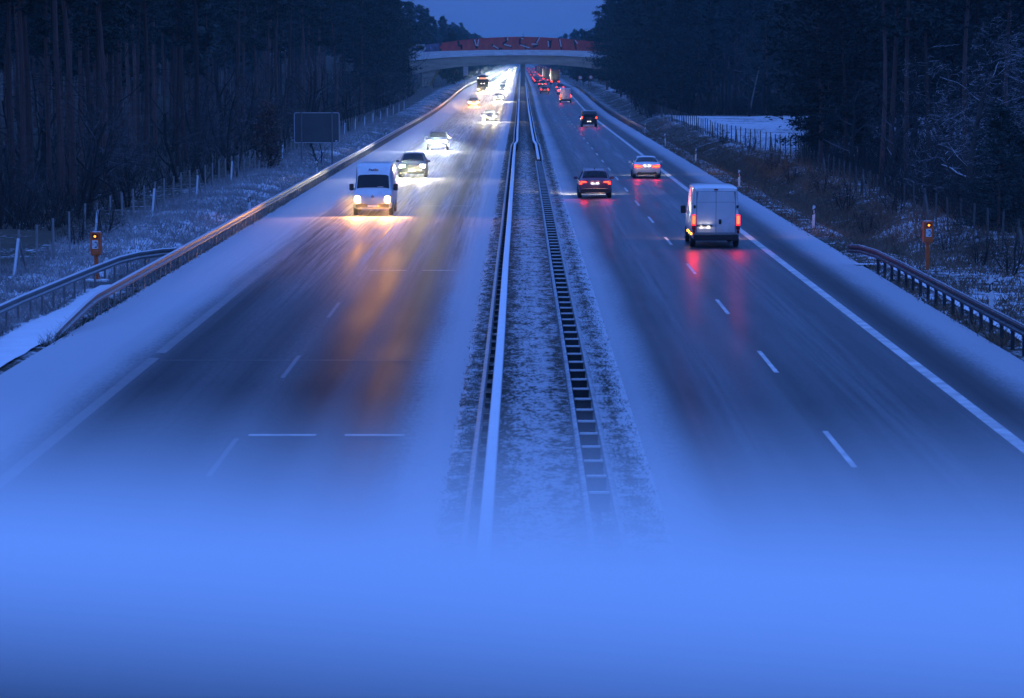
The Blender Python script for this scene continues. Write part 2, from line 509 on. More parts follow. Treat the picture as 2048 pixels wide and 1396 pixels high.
def mark(x0, x1, y0, y1, dz=.005):
    ys = [y0] + [y for y in YL if y0 < y < y1] + [y1]
    for a, c in zip(ys, ys[1:]):
        mb.add([(x0, a, rz(a) + dz), (x1, a, rz(a) + dz), (x1, c, rz(c) + dz), (x0, c, rz(c) + dz)], [(0, 1, 2, 3)])


mark(-9.85, -9.56, 10, 80.3); mark(-9.85, -9.56, 81.6, 3000)
kind(mb.build('edge_line', M['line_worn'], fix=False), 'structure'); mb = MB()
mark(10.06, 10.36, 10, 3000)
kind(mb.build('edge_line', M['line'], fix=False), 'structure'); mb = MB()
y = 22.5
while y < 1500:
    mark(6.39, 6.51, y, y + 5.8); y += 18
kind(mb.build('lane_dashes', M['line'], fix=False), 'structure'); mb = MB()
y = 21.2
while y < 1500:
    mark(-5.97, -5.86, y, y + 5.8); y += 18
kind(mb.build('lane_dashes', M['line_worn'], fix=False), 'structure'); mb = MB()
for y in (63.6, 114.4, 166, 217, 268):
    for x0, x1 in ((-5.72, -4.3), (-3.7, -2.45)): mark(x0, x1, y - .14, y + .14)
kind(mb.build('distance_marks', M['line'], fix=False), 'structure')
# sealed joints that cross the asphalt
mb = MB()
for x0, x1, yy in ((-9.5, -2.4, 79.6), (3.4, 10.0, 268), (-9.5, -2.4, 190)):
    mb.add([(x0, yy, rz(yy) + .004), (x1, yy, rz(yy) + .004), (x1, yy + .22, rz(yy) + .004), (x0, yy + .22, rz(yy) + .004)], [(0, 1, 2, 3)])
M['tar'] = pmat('tar_joint', (.018, .018, .019), .5, 0, .3, 3)
kind(mb.build('tar_joint', M['tar'], fix=False), 'structure')

# snowed access path by the left phone
ys = np.linspace(70, 106.4, 30)
V, Q = [], []
for i, y in enumerate(ys):
    xl_ = -14.55 - .35 * sm(100, 74, y) * 0 + nz(0, y, .5) * .10 - .15
    xr_ = -13.15 - .75 * sm(84, 97, y) + nz(5, y, .5) * .10
    if y < 84: xr_ = -13.35 + nz(5, y, .5) * .1
    for x in np.linspace(xl_, xr_, 4): V.append((x, y, gz(x, y) + .07 if True else 0))
Q = [(j * 4 + i, j * 4 + i + 1, (j + 1) * 4 + i + 1, (j + 1) * 4 + i) for j in range(29) for i in range(3)]
M['path_snow'] = pmat('trodden_snow', (.72, .74, .78), .75, 0, .07, 1.2, bump=.4)
kind(link('footpath', np_mesh('footpath', np.array(V), np.array(Q), M['path_snow'], True)), 'structure')
# paved strip behind the near right guard rail
V = []
ys = np.linspace(60, 117, 40)
for y in ys:
    for x in (14.05, 14.3, 14.62 + nz(3, y, .6) * .1): V.append((x, y, gz(x, y) + .07))
Q = [(j * 3 + i, j * 3 + i + 1, (j + 1) * 3 + i + 1, (j + 1) * 3 + i) for j in range(39) for i in range(2)]
kind(link('footpath', np_mesh('footpath', np.array(V), np.array(Q), M['path_snow'], True)), 'structure')
V = []
for x in np.linspace(12.9, 14.9, 9):
    for y in (117.2, 118.0 + nz(x, 2, .9) * .3): V.append((x, y, max(gz(x, y), rz(y) - .04) + .08))
kind(link('footpath', np_mesh('footpath', np.array(V), np.array([(2 * i, 2 * i + 2, 2 * i + 3, 2 * i + 1) for i in range(8)]), M['path_snow'], True)), 'structure')


# ------------------------------------------------------------------ tufts of grass, stuff
def blades(rs, P, h, w, lean, per=3):
    """P (n,3) roots -> triangles"""
    n = len(P) * per
    P = np.repeat(P, per, 0) + rs.normal(0, .05, (n, 3)) * np.array([1, 1, 0])
    a = rs.uniform(0, 2 * PI, n); hh = h[0] + (h[1] - h[0]) * rs.random(n) ** 1.6; ww = rs.uniform(*w, n)
    d = np.stack([np.cos(a), np.sin(a), np.zeros(n)], 1)
    b2 = rs.uniform(0, 2 * PI, n); ln = rs.uniform(*lean, n) * hh
    tip = P + np.stack([np.cos(b2) * ln, np.sin(b2) * ln, hh], 1)
    V = np.stack([P - d * ww[:, None], P + d * ww[:, None], tip], 1).reshape(-1, 3)
    return V, np.arange(n * 3).reshape(-1, 3)


rs = np.random.RandomState(3)


def scatter(n, xr, yr, near=1.0, clump=.0, seed=0.0):
    """more tufts near the camera"""
    x = rs.uniform(*xr, n); u = rs.random(n)
    y = yr[0] + (yr[1] - yr[0]) * u ** near
    if clump:
        kk = np.array([nz(a, b, .8, seed) for a, b in zip(x, y)]) + rs.normal(0, .15, n)
        ok = kk > clump; x, y = x[ok], y[ok]
    z = np.array([gz(a, b) for a, b in zip(x, y)])
    return np.stack([x, y, z], 1)


P1 = scatter(60000, (-1.4, 2.4), (50, 330), 1.7, -.25, 1)
P1[:, 2] = np.array([rz(y) for y in P1[:, 1]]) + .03
ed = np.abs(P1[:, 0] + .95) < .35
keep = (rs.random(len(P1)) < np.where(ed, .8, np.where(P1[:, 0] > 1.3, .7, .55)))
V, T = blades(rs, P1[keep], (.015, .07), (.006, .013), (.4, 1.5), 2)
kind(link('median_grass', np_mesh('median_grass', V, T, M['grass_dark'])), 'stuff')
P2 = scatter(60000, (-19.6, -13.1), (84, 420), 1.5, -.22, 2)
path = (P2[:, 1] < 106.5) & (P2[:, 0] > -14.9) & (P2[:, 0] < -13.3)
P2 = P2[~path]
V, T = blades(rs, P2, (.08, .42), (.012, .028), (.3, 1.3), 2)
kind(link('verge_grass', np_mesh('verge_grass', V, T, M['grass_dry'])), 'stuff')
P3 = scatter(16000, (-14.2, -12.95), (84, 330), 1.6, -.1, 4)
path = (P3[:, 1] < 106.5) & (P3[:, 0] < -13.3) & (P3[:, 1] > 78)
V, T = blades(rs, P3[~path], (.05, .22), (.012, .024), (.3, 1.2), 2)
kind(link('rail_foot_grass', np_mesh('rail_foot_grass', V, T, M['grass_dark'])), 'stuff')
P4 = np.concatenate([scatter(42000, (13.1, 20.5), (84, 420), 1.6, -.15, 5), scatter(12000, (15.2, 18.8), (140, 330), 1.3, -.4, 8)])
pv = (P4[:, 1] < 118) & (P4[:, 0] > 13.95) & (P4[:, 0] < 14.7)
P4 = P4[~pv]
V, T = blades(rs, P4, (.06, .36), (.012, .028), (.3, 1.3), 2)
kind(link('verge_grass', np_mesh('verge_grass', V, T, M['grass_brown'])), 'stuff')
# tall grass and low scrub by the right fence
P5 = scatter(9000, (15.5, 22.5), (118, 260), 1.2, .10, 6)
V, T = blades(rs, P5, (.3, 1.0), (.010, .022), (.2, .9), 3)
kind(link('tall_grass', np_mesh('tall_grass', V, T, M['grass_brown'])), 'stuff')

# ------------------------------------------------------------------ guard rails
WB = [(0, -.155), (.075, -.125), (.08, -.06), (.005, -.025), (.005, .025), (.08, .06), (.075, .125), (0, .155)]
WPROF = WB + [(l - .012, u) for l, u in WB[::-1]]


def mirror(p): return [(-l, u) for l, u in p]


def post_mesh(w, d, h, mat):
    return MB().bb(-w / 2, w / 2, -d / 2, d / 2, -.1, h).mesh('post', mat)


def add_posts(root, name, me, pts, mat, rot=0.0, first=96):
    """the nearest ones as parts, the rest as one mass"""
    pts = sorted(pts, key=lambda p: p[1])
    for p in pts[:first]:
        o = link(name, me, root); o.location = p; o.rotation_euler = (0, 0, rot)
    if len(pts) > first:
        mb = MB()
        vs = [v.co.copy() for v in me.vertices]; fs = [tuple(p.vertices) for p in me.polygons]
        for p in pts[first:]:
            mb.add([(v.x + p[0], v.y + p[1], v.z + p[2]) for v in vs], fs)
        kind(mb.build(name, mat, root, fix=False), 'stuff')


def along(path, step):
    out, acc = [], 0.0
    for (a, c) in zip(path, path[1:]):
        L = math.dist(a[:2], c[:2])
        while acc <= L:
            f = acc / L
            out.append(tuple(a[i] + (c[i] - a[i]) * f for i in range(3))); acc += step
        acc -= L
    return out


def rail_path(x, y0, y1, z=.62, step=8.0, wob=0.02):
    n = max(2, int((y1 - y0) / step))
    return [(x + nz(1, y, .02) * wob, y, rz(y) + z) for y in np.linspace(y0, y1, n)]


# left outer rail: ramps down into the ground at its near end
root = thing('guard_rail', 'long steel guard rail on the snowy left shoulder, its near end dipping into the ground', 'guard rail', (-12.95, 92, 0), 0)
main = [(-13.25, 86.2, .02), (-13.2, 87.5, .16), (-13.05, 91, .50), (-12.97, 92.6, .63)] + [(x - .0, y, z) for x, y, z in rail_path(-12.95, 96, 1400, .64)]
def loc(path, o): return [(p[0] - o[0], p[1] - o[1], p[2] - o[2]) for p in path]
O = (-12.95, 92, 0)
MB().sweep(loc(main, O), WPROF).build('beam', M['galv'], root, smooth=True)
pm = post_mesh(.05, .09, .60, M['galv_bare'])
add_posts(root, 'post', pm, [(p[0] - O[0] - .06, p[1] - O[1], rz(p[1]) - .02) for p in along(main[3:], 1.55) if p[1] < 800], M['galv_bare'])

# short left rail behind the phone bay
O = (-14.9, 100, 0)
root = thing('guard_rail', 'short guard rail behind the left phone bay, bending in to meet the long rail', 'guard rail', O, 0)
p2 = [(-15.25, 60, .62), (-15.25, 80, .62), (-15.15, 92, .62), (-14.85, 104, .62), (-14.6, 110.5, .63), (-14.25, 113.2, .63), (-13.6, 115.0, .64), (-13.12, 115.6, .64)]
MB().sweep(loc(p2, O), WPROF).build('beam', M['galv'], root, smooth=True)
add_posts(root, 'post', post_mesh(.06, .1, .60, M['galv_bare']), [(p[0] - O[0] - .07, p[1] - O[1], gz(p[0], p[1])) for p in along(p2, 2.0)], M['galv_bare'])

# median, left: W-beam with snow-topped box beam behind
O = (-.6, 60, 0)
root = thing('median_guard_rail', 'median guard rail beside the oncoming lanes, topped with a broad white snow band', 'guard rail', O, 0)
box = [(-.105, -.06), (.105, -.06), (.105, .05), (-.105, .05)]
pa = rail_path(-.53, 14, 250, .74) ; pb = rail_path(-.53, 256, 262, .74, 3); pc = rail_path(-.36, 272, 1500, .74)
pth = pa + pb + pc
MB().sweep(loc(pth, O), box).build('box_beam', M['galv_bare'], root)
cap = [(-.10, .052), (.10, .052), (.088, .085), (.03, .098), (-.05, .095), (-.09, .08)]
M['snow_cap'] = pmat('settled_snow', (.75, .77, .79), .7, 0, .05, 1.5, bump=.3)
MB().sweep(loc(pth, O), cap).build('snow_cap', M['snow_cap'], root, smooth=True)
pw = [(x - .28, y, z - .12) for x, y, z in pth]
MB().sweep(loc(pw, O), mirror(WPROF)).build('beam', M['galv_clear'], root, smooth=True)
pm = MB().bb(-.04, .04, -.05, .05, -.1, .66).bb(-.24, -.042, -.03, .03, .52, .64).mesh('post', M['dark_steel'])
add_posts(root, 'post', pm, [(p[0] - O[0], p[1] - O[1], rz(p[1])) for p in along(pth, 2.0) if 48 < p[1] < 560], M['dark_steel'])

# median, right: double beam with cross spacers up to Y = 218, box beam with snow beyond
O = (1.28, 60, 0)
root = thing('median_guard_rail', 'dark ladder-like double guard rail in the median beside the outbound lanes', 'guard rail', O, 0)
pr = rail_path(1.5, 14, 219, .62)
MB().sweep(loc(pr, O), WPROF).build('beam', M['galv_clear'], root, smooth=True)
pl_ = [(x - .42, y, z) for x, y, z in pr]
MB().sweep(loc(pl_, O), mirror(WPROF)).build('beam', M['dark_steel'], root, smooth=True)
sp = MB().bb(-.38, -.03, -.012, .012, .40, .70).bb(-.24, -.17, -.05, .05, -.1, .5).mesh('spacer', M['dark_steel'])
add_posts(root, 'spacer', sp, [(p[0] - O[0], p[1] - O[1], rz(p[1])) for p in along(pr, 2.0) if p[1] > 48], M['dark_steel'])
sc = MB().bb(-.38, -.03, -.04, .04, .703, .735).mesh('snow_ridge', M['snow_cap'])
add_posts(root, 'snow_ridge', sc, [(p[0] - O[0], p[1] - O[1], rz(p[1])) for p in along(pr, 2.0) if p[1] > 48], M['snow_cap'])

O = (1.3, 220, 0)
root = thing('median_guard_rail', 'farther snow-capped median guard rail, starting where the dark ladder rail ends', 'guard rail', O, 0)
pq = rail_path(1.28, 221, 247, .74, 4) + rail_path(1.28, 250, 262, .74, 4) + rail_path(1.12, 274, 1500, .74)
MB().sweep(loc(pq, O), box).build('box_beam', M['galv_bare'], root)
MB().sweep(loc(pq, O), cap).build('snow_cap', M['snow_cap'], root, smooth=True)
MB().sweep(loc([(x + .28, y, z - .12) for x, y, z in pq], O), WPROF).build('beam', M['galv'], root, smooth=True)
pm = MB().bb(-.04, .04, -.05, .05, -.1, .66).bb(.042, .24, -.03, .03, .52, .64).mesh('post', M['dark_steel'])
add_posts(root, 'post', pm, [(p[0] - O[0], p[1] - O[1], rz(p[1])) for p in along(pq, 2.0) if p[1] < 560], M['dark_steel'])

# right near rail, starts with an outward bend
O = (13.4, 100, 0)
root = thing('guard_rail', 'near right guard rail on stubby posts with cross spacers, beside the right phone', 'guard rail', O, 0)
pn = [(13.65, 20, .64), (13.55, 46, .64), (13.5, 70, .64), (13.42, 95, .64), (13.38, 108, .64), (13.3, 114, .64), (13.05, 117.2, .62), (12.75, 118.2, .58)][::-1]
MB().sweep(loc(pn, O), mirror(WB) + [(-l + .012, u) for l, u in WB[::-1]] if False else [(l, u) for l, u in WPROF]).build('beam', M['dark_steel'], root, smooth=True)
MB().sweep(loc([(x - .09 * 0 + .0, y, z + .16) for x, y, z in pn], O), [(-.012, 0), (.06, -.02), (.055, .004), (0, .022)]).build('top_edge', M['dark_steel'], root)
pm = MB().bb(.02, .12, -.05, .05, -.15, .62).bb(.0, .55, -.045, .045, .48, .60).mesh('post', M['dark_steel'])
add_posts(root, 'post', pm, [(p[0] - O[0], p[1] - O[1], gz(p[0], p[1])) for p in along(pn[2:], 1.9)], M['dark_steel'])

# right far rail
O = (13.2, 345, 0)
root = thing('guard_rail', 'distant right guard rail that starts beyond the field and runs under the bridge', 'guard rail', O, 0)
pf = [(13.9, 336, .2), (13.5, 342, .55)] + rail_path(13.3, 348, 1400, .64)
MB().sweep(loc(pf[::-1], O), WPROF).build('beam', M['galv_bare'], root, smooth=True)
add_posts(root, 'post', post_mesh(.05, .1, .6, M['galv_bare']), [(p[0] - O[0] + .07, p[1] - O[1], rz(p[1]) - .03) for p in along(pf[1:], 2.0) if p[1] < 760], M['galv_bare'])

# ------------------------------------------------------------------ emergency phones
def rounded(w, h, r, n=4, x0=0, z0=0):
    pts = []
    for (sx, sz, a0) in ((1, 1, 0), (-1, 1, 90), (-1, -1, 180), (1, -1, 270)):
        for k in range(n + 1):
            a = R(a0 + 90 * k / n)
            pts.append((x0 + sx * (w / 2 - r) + r * math.cos(a), z0 + sz * (h / 2 - r) + r * math.sin(a)))
    return pts


def phone(label, loc_, rz_, block):
    root = thing('emergency_phone', label, 'emergency phone', loc_, rz_, None)
    zt = 1.93 if block else 1.87
    zc = zt - .42
    MB().prism(rounded(.36, .84, .07, 4, 0, zc), 'y', -.13, .15).build('housing', M['orange'], root, bevel=.02)
    MB().prism([(-.15, zc + .30), (-.11, zc + .37), (-.04, zc + .395), (.04, zc + .395), (.11, zc + .37), (.15, zc + .30), (.13, zc + .30), (.09, zc + .35), (0, zc + .37), (-.09, zc + .35), (-.13, zc + .30)], 'y', -.20, -.12).build('hood', M['orange'], root)
    MB().prism(rounded(.20, .17, .06, 4, 0, zc + .26), 'y', -.137, -.128).build('recess', M['black_plastic'], root)
    mb = MB(); mb.tube([(0, -.13, zc + .255), (0, -.165, zc + .255)], .040, 12); mb.build('lamp', M['phone_lamp'], root)
    pl = MB().prism(rounded(.215, .30, .012, 2, 0, zc - .03), 'y', -.142, -.128).build('pictogram_plate', M['white_plastic'], root)
    hs = MB()                                           # a handset with sound waves
    arc = [(.015 + .072 * math.cos(R(a)), zc - .035 + .095 * math.sin(R(a))) for a in range(-78, 79, 13)]
    hs.tube([(p[0], -.147, p[1]) for p in arc], .012, 6)
    for sgn in (1, -1):
        hs.tube([(.045, -.147, zc - .035 + sgn * .095), (-.005, -.147, zc - .035 + sgn * .085)], .022, 6)
    hs.build('handset_symbol', M['black_plastic'], pl)
    wv = MB()
    for rr in (.025, .048):
        wv.tube([(-.045 - rr * math.cos(R(a)) * .9, -.146, zc - .03 + rr * math.sin(R(a))) for a in range(-50, 51, 20)], .0045, 5)
    wv.build('sound_waves', M['black_plastic'], pl)
    MB().prism(rounded(.24, .12, .03, 3, 0, zc - .31), 'y', -.16, -.12).build('speaker_flap', M['orange'], root)
    base = .24 if block else 0
    MB().prism(rounded(.13, .13, .02, 2), 'z', base - .1, zc - .40).build('post', M['orange'], root)
    if block:
        MB().bb(-.42, .42, -.3, .3, -.15, .20).build('plinth', M['concrete_snow'], root, bevel=.02)
        MB().prism(rounded(.80, .56, .1, 4), 'z', .202, .25).build('snow_cap', M['snow_cap'], root, bevel=.02)
        MB().bb(-.11, .11, -.09, .09, .252, .29).build('foot_plate', M['orange'], root)
    return root


phone('orange emergency phone on a snowy concrete plinth beside the left guard rails', (X_at(191, 107.0), 107.0, gz(-14.8, 107)), R(-8), True)
phone('orange emergency phone on a bare post behind the near right guard rail', (X_at(1856, 115.5), 115.5, gz(15.3, 115.5)), R(8), False)


# ------------------------------------------------------------------ delineator posts
def delineator():
    a = MB().prism([(-.06, 0), (.06, 0), (.06, .70), (-.06, .62)], 'y', -.05, .05).bb(-.06, .06, -.05, .05, -.2, 0).mesh('post', M['white_plastic'])
    bnd = MB().prism([(-.063, .625), (.063, .705), (.063, .96), (-.063, .88)], 'y', -.053, .053).mesh('black_band', M['black_plastic'])
    c = MB().prism([(-.06, .882), (.06, .962), (.06, 1.06), (-.03, 1.10), (-.06, 1.02)], 'y', -.05, .05).mesh('top', M['white_plastic'])
    r = MB().bb(-.025, .025, -.062, -.05, .70, .87).mesh('reflector', M['reflector'])
    return a, bnd, c, r


dm = delineator()
L_DEL = [(-14.92, 109.4), (-13.95, 157), (-13.95, 209), (-13.9, 262), (-13.9, 315), (-13.9, 368), (-13.9, 420), (-13.9, 474), (-13.9, 527)]
R_DEL = [(15.0, 97.0), (13.85, 144.5), (13.75, 192.5), (13.7, 240), (13.7, 290), (13.7, 338), (13.75, 388)]
NTH = ['first', 'second', 'third', 'fourth', 'fifth', 'sixth', 'seventh', 'eighth', 'ninth']
for side, lst in ((0, L_DEL), (1, R_DEL)):
    for i, (x, y) in enumerate(lst):
        if side == 0:
            lab = 'white delineator post with black band standing right behind the left orange phone' if i == 0 else \
                'white delineator post behind the long left guard rail, %s one beyond the phone' % NTH[i - 1]
        else:
            lab = 'white delineator post behind the near right guard rail, in front of the right phone' if i == 0 else \
                'white delineator post on the right verge, %s one beyond the right phone' % NTH[i - 1]
        root = thing('delineator_post', lab, 'delineator', (x, y, gz(x, y) + .0), R(rnd.uniform(-6, 6)), 'delineator posts along the verges')
        if side == 0 and i == 0: root.location.z -= .22
        root.rotation_euler = (R(rnd.uniform(-3, 3)), R(rnd.uniform(-3, 3)), R(rnd.uniform(-5, 5)))
        for me in dm: link(me.name.split('.')[0], me, root)

# ------------------------------------------------------------------ wildlife fences
def fence(label, pts, step, h, brace_every, mat):
    O = pts[0]
    root = thing('wildlife_fence', label, 'fence', (O[0], O[1], 0))
    al = along([(x, y, 0) for x, y in pts], step)
    pm_ = MB().tube([(0, 0, -.3), (0, 0, h)], .045, 7).mesh('post', mat)
    pts3 = []
    for i, (x, y, _) in enumerate(al):
        z = gz(x, y); pts3.append((x, y, z))
    for i, (x, y, z) in enumerate(pts3[:99]):
        o = link('post', pm_, root); o.location = (x - O[0], y - O[1], z)
        o.rotation_euler = (R(rnd.uniform(-1.5, 1.5)), R(rnd.uniform(-1.5, 1.5)), rnd.uniform(0, 6))
        if brace_every and i % brace_every == 2:
            for sy, mm in ((-1, M['alu'] if x < 0 else mat), (1, mat)):
                MB().tube([(x - O[0] - .0 + .05, y - O[1] + sy * 1.5, z - .1), (x - O[0], y - O[1] + sy * .08, z + h * .78)], .055, 6).build('brace', mm, root)
    mb = MB()
    for (x, y, z) in pts3[99:]: mb.tube([(x - O[0], y - O[1], z - .3), (x - O[0], y - O[1], z + h)], .045, 5)
    if mb.v: kind(mb.build('post', mat, root, fix=False), 'stuff')
    wr = MB()
    for hh in np.linspace(.12, h - .05, 9):
        wr.tube([(x - O[0], y - O[1], z + hh) for x, y, z in pts3], .0022, 3, False)
    wr.build('wire_mesh', M['wire'], root, fix=False)


M['fence_post'] = pmat('weathered_fence_post', (.26, .25, .24), .8, 0, .25, 2.5, stretch=(3, 3, .5))
M['fence_dark'] = pmat('dark_wet_fence_post', (.10, .09, .08), .85, 0, .25, 2.5)
fence('wire wildlife fence on pale posts along the edge of the left forest', [(-18.75, 84), (-18.5, 130), (-18.3, 300), (-18.5, 640)], 4.1, 1.62, 5, M['fence_post'])
fence('wire wildlife fence on dark posts between the right verge and the snowy field', [(19.6, 112), (19.6, 170), (20.4, 215), (21.6, 240), (21.2, 262), (19.8, 300), (19.5, 560)], 4.0, 1.6, 7, M['fence_dark'])

# ------------------------------------------------------------------ large sign seen from behind
Ys = 229.0
x0, x1 = X_at(589, Ys), X_at(680, Ys)
zt, zb = HC - (224 - YV) * Ys / F, HC - (285 - YV) * Ys / F
root = thing('road_sign', 'large dark back of a road sign on two posts behind the left guard rail', 'road sign', ((x0 + x1) / 2, Ys, 0))
w2, hh, zc = (x1 - x0) / 2, zt - zb, (zt + zb) / 2
MB().prism(rounded(w2 * 2 - .06, hh - .06, .12, 4, 0, zc), 'y', -.012, .012).build('panel', M['sign_back'], root)
fr = MB(); ro = rounded(w2 * 2, hh, .15, 5, 0, zc); ri = rounded(w2 * 2 - .12, hh - .12, .10, 5, 0, zc); n = len(ro)
fr.add([(p[0], y, p[1]) for y in (-.03, .03) for p in ro] + [(p[0], y, p[1]) for y in (-.03, .03) for p in ri],
       [(i, (i + 1) % n, n + (i + 1) % n, n + i) for i in range(n)] + [(2 * n + i, 3 * n + i, 3 * n + (i + 1) % n, 2 * n + (i + 1) % n) for i in range(n)]
       + [(i, 2 * n + i, 2 * n + (i + 1) % n, (i + 1) % n) for i in range(n)] + [(n + i, n + (i + 1) % n, 3 * n + (i + 1) % n, 3 * n + i) for i in range(n)])
fr.build('frame', M['alu'], root)
for zz in (zc - hh * .20, zc + hh * .14):
    MB().bb(-w2 + .08, w2 - .08, -.045, -.013, zz - .04, zz + .04).build('rail', M['sign_back'], root)
for px in (604, 665):
    xx = X_at(px, Ys) - (x0 + x1) / 2
    MB().tube([(xx, -.10, gz(x0, Ys) - .3), (xx, -.10, zt + .03)], .06, 10).build('post', M['galv_bare'], root)
MB().prism(rounded(.16, .10, .01, 2, w2 - .25, zb + .15), 'y', -.02, -.013).build('data_sticker', M['white_plastic'], root)

# ------------------------------------------------------------------ round speed signs and other small signs near the bridge
M['sign_face'] = emat('retroreflecting_sign_face', (0, 0, 0), 0.0, (.75, .70, .66))
M['sign_face'] = pmat('pale_sign_face', (.78, .74, .70), .4, 0, .06, 4)
M['sign_red'] = pmat('red_sign_border', (.60, .06, .03), .4, 0, .08, 4)


def round_sign(px, py, Y, lab, r=.42):
    x = X_at(px, Y); z = HC - (py - YV) * Y / F
    root = thing('speed_sign', lab, 'road sign', (x, Y, z))
    MB().tube([(0, -.02, 0), (0, .02, 0)], r, 24).build('border', M['sign_red'], root)
    MB().tube([(0, -.028, 0), (0, -.021, 0)], r * .76, 24).build('face', M['sign_face'], root)
    MB().tube([(0, .07, gz(x, Y) - z - .3), (0, .07, r * .8)], .04, 8).build('post', M['galv_bare'], root)


round_sign(1160, 155, 640, 'round white sign with red border right of the queue near the bridge')
round_sign(1181, 154, 655, 'dimmer round sign standing farther right beside the forest near the bridge')
Yt = 790.0
root = thing('traffic_sign', 'tall narrow sign panel on posts beyond the left bridge leg', 'road sign', (X_at(932, Yt), Yt, 0))
zz = HC - (133 - YV) * Yt / F; z1 = HC - (151 - YV) * Yt / F
MB().prism(rounded(1.25, zz - z1, .08, 3, 0, (zz + z1) / 2), 'y', -.02, .02).build('panel', M['alu'], root)
for xx in (-.35, .35): MB().tube([(xx, .07, rz(Yt) - .6), (xx, .07, zz)], .05, 8).build('post', M['galv_bare'], root)

# ------------------------------------------------------------------ the wildlife bridge
YB = 760.0
S = YB / F
def bx_(cx): return (780 + cx / 4.2667 - XV) * S          # from the enlarged crop of the bridge
def bz_(cy): return HC - (cy / 4.2667 - YV) * S


root = thing('overpass', 'arched concrete bridge with a red graffitied screen spanning both carriageways', 'bridge', (0, YB, 0))
top = [(160, 392), (300, 384), (430, 369), (600, 346), (800, 327), (1000, 317), (1130, 315), (1280, 319), (1450, 329), (1600, 342), (1700, 352), (1850, 372), (2050, 400)]
xs = [bx_(p[0]) for p in top]
def curve(pts):
    X = [bx_(p[0]) for p in pts]; Z = [bz_(p[1]) for p in pts]
    return lambda x: float(np.interp(x, X, Z))


f_top = curve(top)
f_scr = curve([(160, 452), (430, 437), (800, 428), (1130, 426), (1450, 429), (1700, 437), (2050, 460)])
f_fas = curve([(150, 520), (430, 494), (800, 476), (1130, 472), (1450, 476), (1700, 490), (2050, 520)])
f_sof = curve([(150, 640), (380, 598), (560, 572), (800, 554), (1000, 548), (1130, 547), (1300, 550), (1450, 556), (1620, 570), (1800, 592), (2050, 640)])
XS = [bx_(c) for c in np.linspace(150, 2050, 60)]


def slab(fa, fb, y0, y1, xs_):
    mb = MB()
    for x in xs_: mb.v += [(x, y0, fa(x)), (x, y1, fa(x)), (x, y1, fb(x)), (x, y0, fb(x))]
    for i in range(len(xs_) - 1):
        a, b_ = i * 4, i * 4 + 4
        mb.f += [(a + k, a + (k + 1) % 4, b_ + (k + 1) % 4, b_ + k) for k in range(4)]
    mb.f += [(3, 2, 1, 0), tuple(len(mb.v) - 4 + k for k in range(4))]
    return mb


slab(f_sof, f_fas, .25, 16, XS).build('deck_beam', M['fascia_low'], root)
slab(f_fas, f_scr, 0, 16.3, XS).build('fascia', M['fascia'], root)
XR = [x for x in XS if x > bx_(425)]
scr = slab(f_scr, f_top, .10, .22, XR).build('screen', M['red_screen'], root)
XG = [x for x in XS if x <= bx_(425)] + [bx_(425)]
scl = slab(f_scr, f_top, .10, .22, XG).build('screen_end', M['graf_blue'], root)
slab(lambda x: f_scr(x) - .3, lambda x: f_top(x) - .5, 15.6, 15.8, XS).build('rear_screen', M['red_screen'], root)
slab(f_scr, lambda x: f_scr(x) + .5, .3, 15.5, XS).build('soil_cover', M['graf_dark'], root)
MB().tube([(bx_(1137), .16, bz_(317)), (bx_(1137), .16, bz_(285))], .05, 6).build('survey_pin', M['graf_dark'], root)
# sprayed letters
def stroke(mb, pts, w, dy=.0):
    for (a, c) in zip(pts, pts[1:]):
        ax, az, cx_, cz = bx_(a[0]), bz_(a[1]), bx_(c[0]), bz_(c[1])
        L = math.hypot(cx_ - ax, cz - az); nx_, nz_ = -(cz - az) / L * w / 2, (cx_ - ax) / L * w / 2
        mb.prism([(ax + nx_, az + nz_), (ax - nx_, az - nz_), (cx_ - nx_, cz - nz_), (cx_ + nx_, cz + nz_)], 'y', .06 - dy, .098 - dy)


gd, gp = MB(), MB()
for pts in ([(585, 350), (588, 392), (615, 392)], [(612, 380), (612, 422)], [(715, 340), (742, 415), (752, 332)], [(868, 380), (905, 412), (960, 418)], [(985, 322), (998, 350), (962, 378), (1040, 402)],
            [(1110, 330), (1105, 376), (1196, 415)], [(1142, 318), (1118, 336)], [(1268, 325), (1240, 372), (1262, 386), (1215, 405)], [(1352, 345), (1362, 412), (1372, 345)], [(1440, 330), (1462, 424)], [(1570, 345), (1586, 424)], [(1160, 420), (1150, 380)]):
    stroke(gd, pts, .50)
for pts in ([(722, 340), (738, 392)], [(757, 336), (748, 395)], [(880, 390), (925, 415)], [(972, 380), (1036, 396)], [(1002, 322), (1004, 346)], [(1112, 384), (1192, 410)], [(1274, 325), (1250, 366)], [(1205, 378), (1258, 378)], [(1348, 352), (1352, 400)], [(1446, 336), (1458, 400)], [(1576, 346), (1598, 372)], [(1120, 330), (1138, 332)]):
    stroke(gp, pts, .26, .045)
gd.build('lettering', M['graf_dark'], scr, fix=True); gp.build('lettering_highlight', M['graf_pale'], scr)
gw = MB()
gw.prism([(bx_(172), bz_(445)), (bx_(180), bz_(402)), (bx_(302), bz_(393)), (bx_(292), bz_(438)), (bx_(240), bz_(441))], 'y', .075, .098)
for pts in ([(172, 440), (182, 402)], [(205, 402), (190, 446)], [(184, 420), (250, 420)], [(255, 400), (228, 440), (268, 436), (285, 404), (250, 402)], [(225, 398), (300, 396)], [(275, 432), (300, 400)]):
    stroke(gw, pts, .95)
gw.build('white_lettering', M['graf_white'], scl)
gk = MB()
for pts in ([(208, 408), (222, 416), (205, 440)], [(244, 412), (262, 420), (268, 408)], [(180, 396), (172, 412)]): stroke(gk, pts, .17, .045)
gk.build('lettering_outline', M['graf_dark'], scl)
gb = MB()
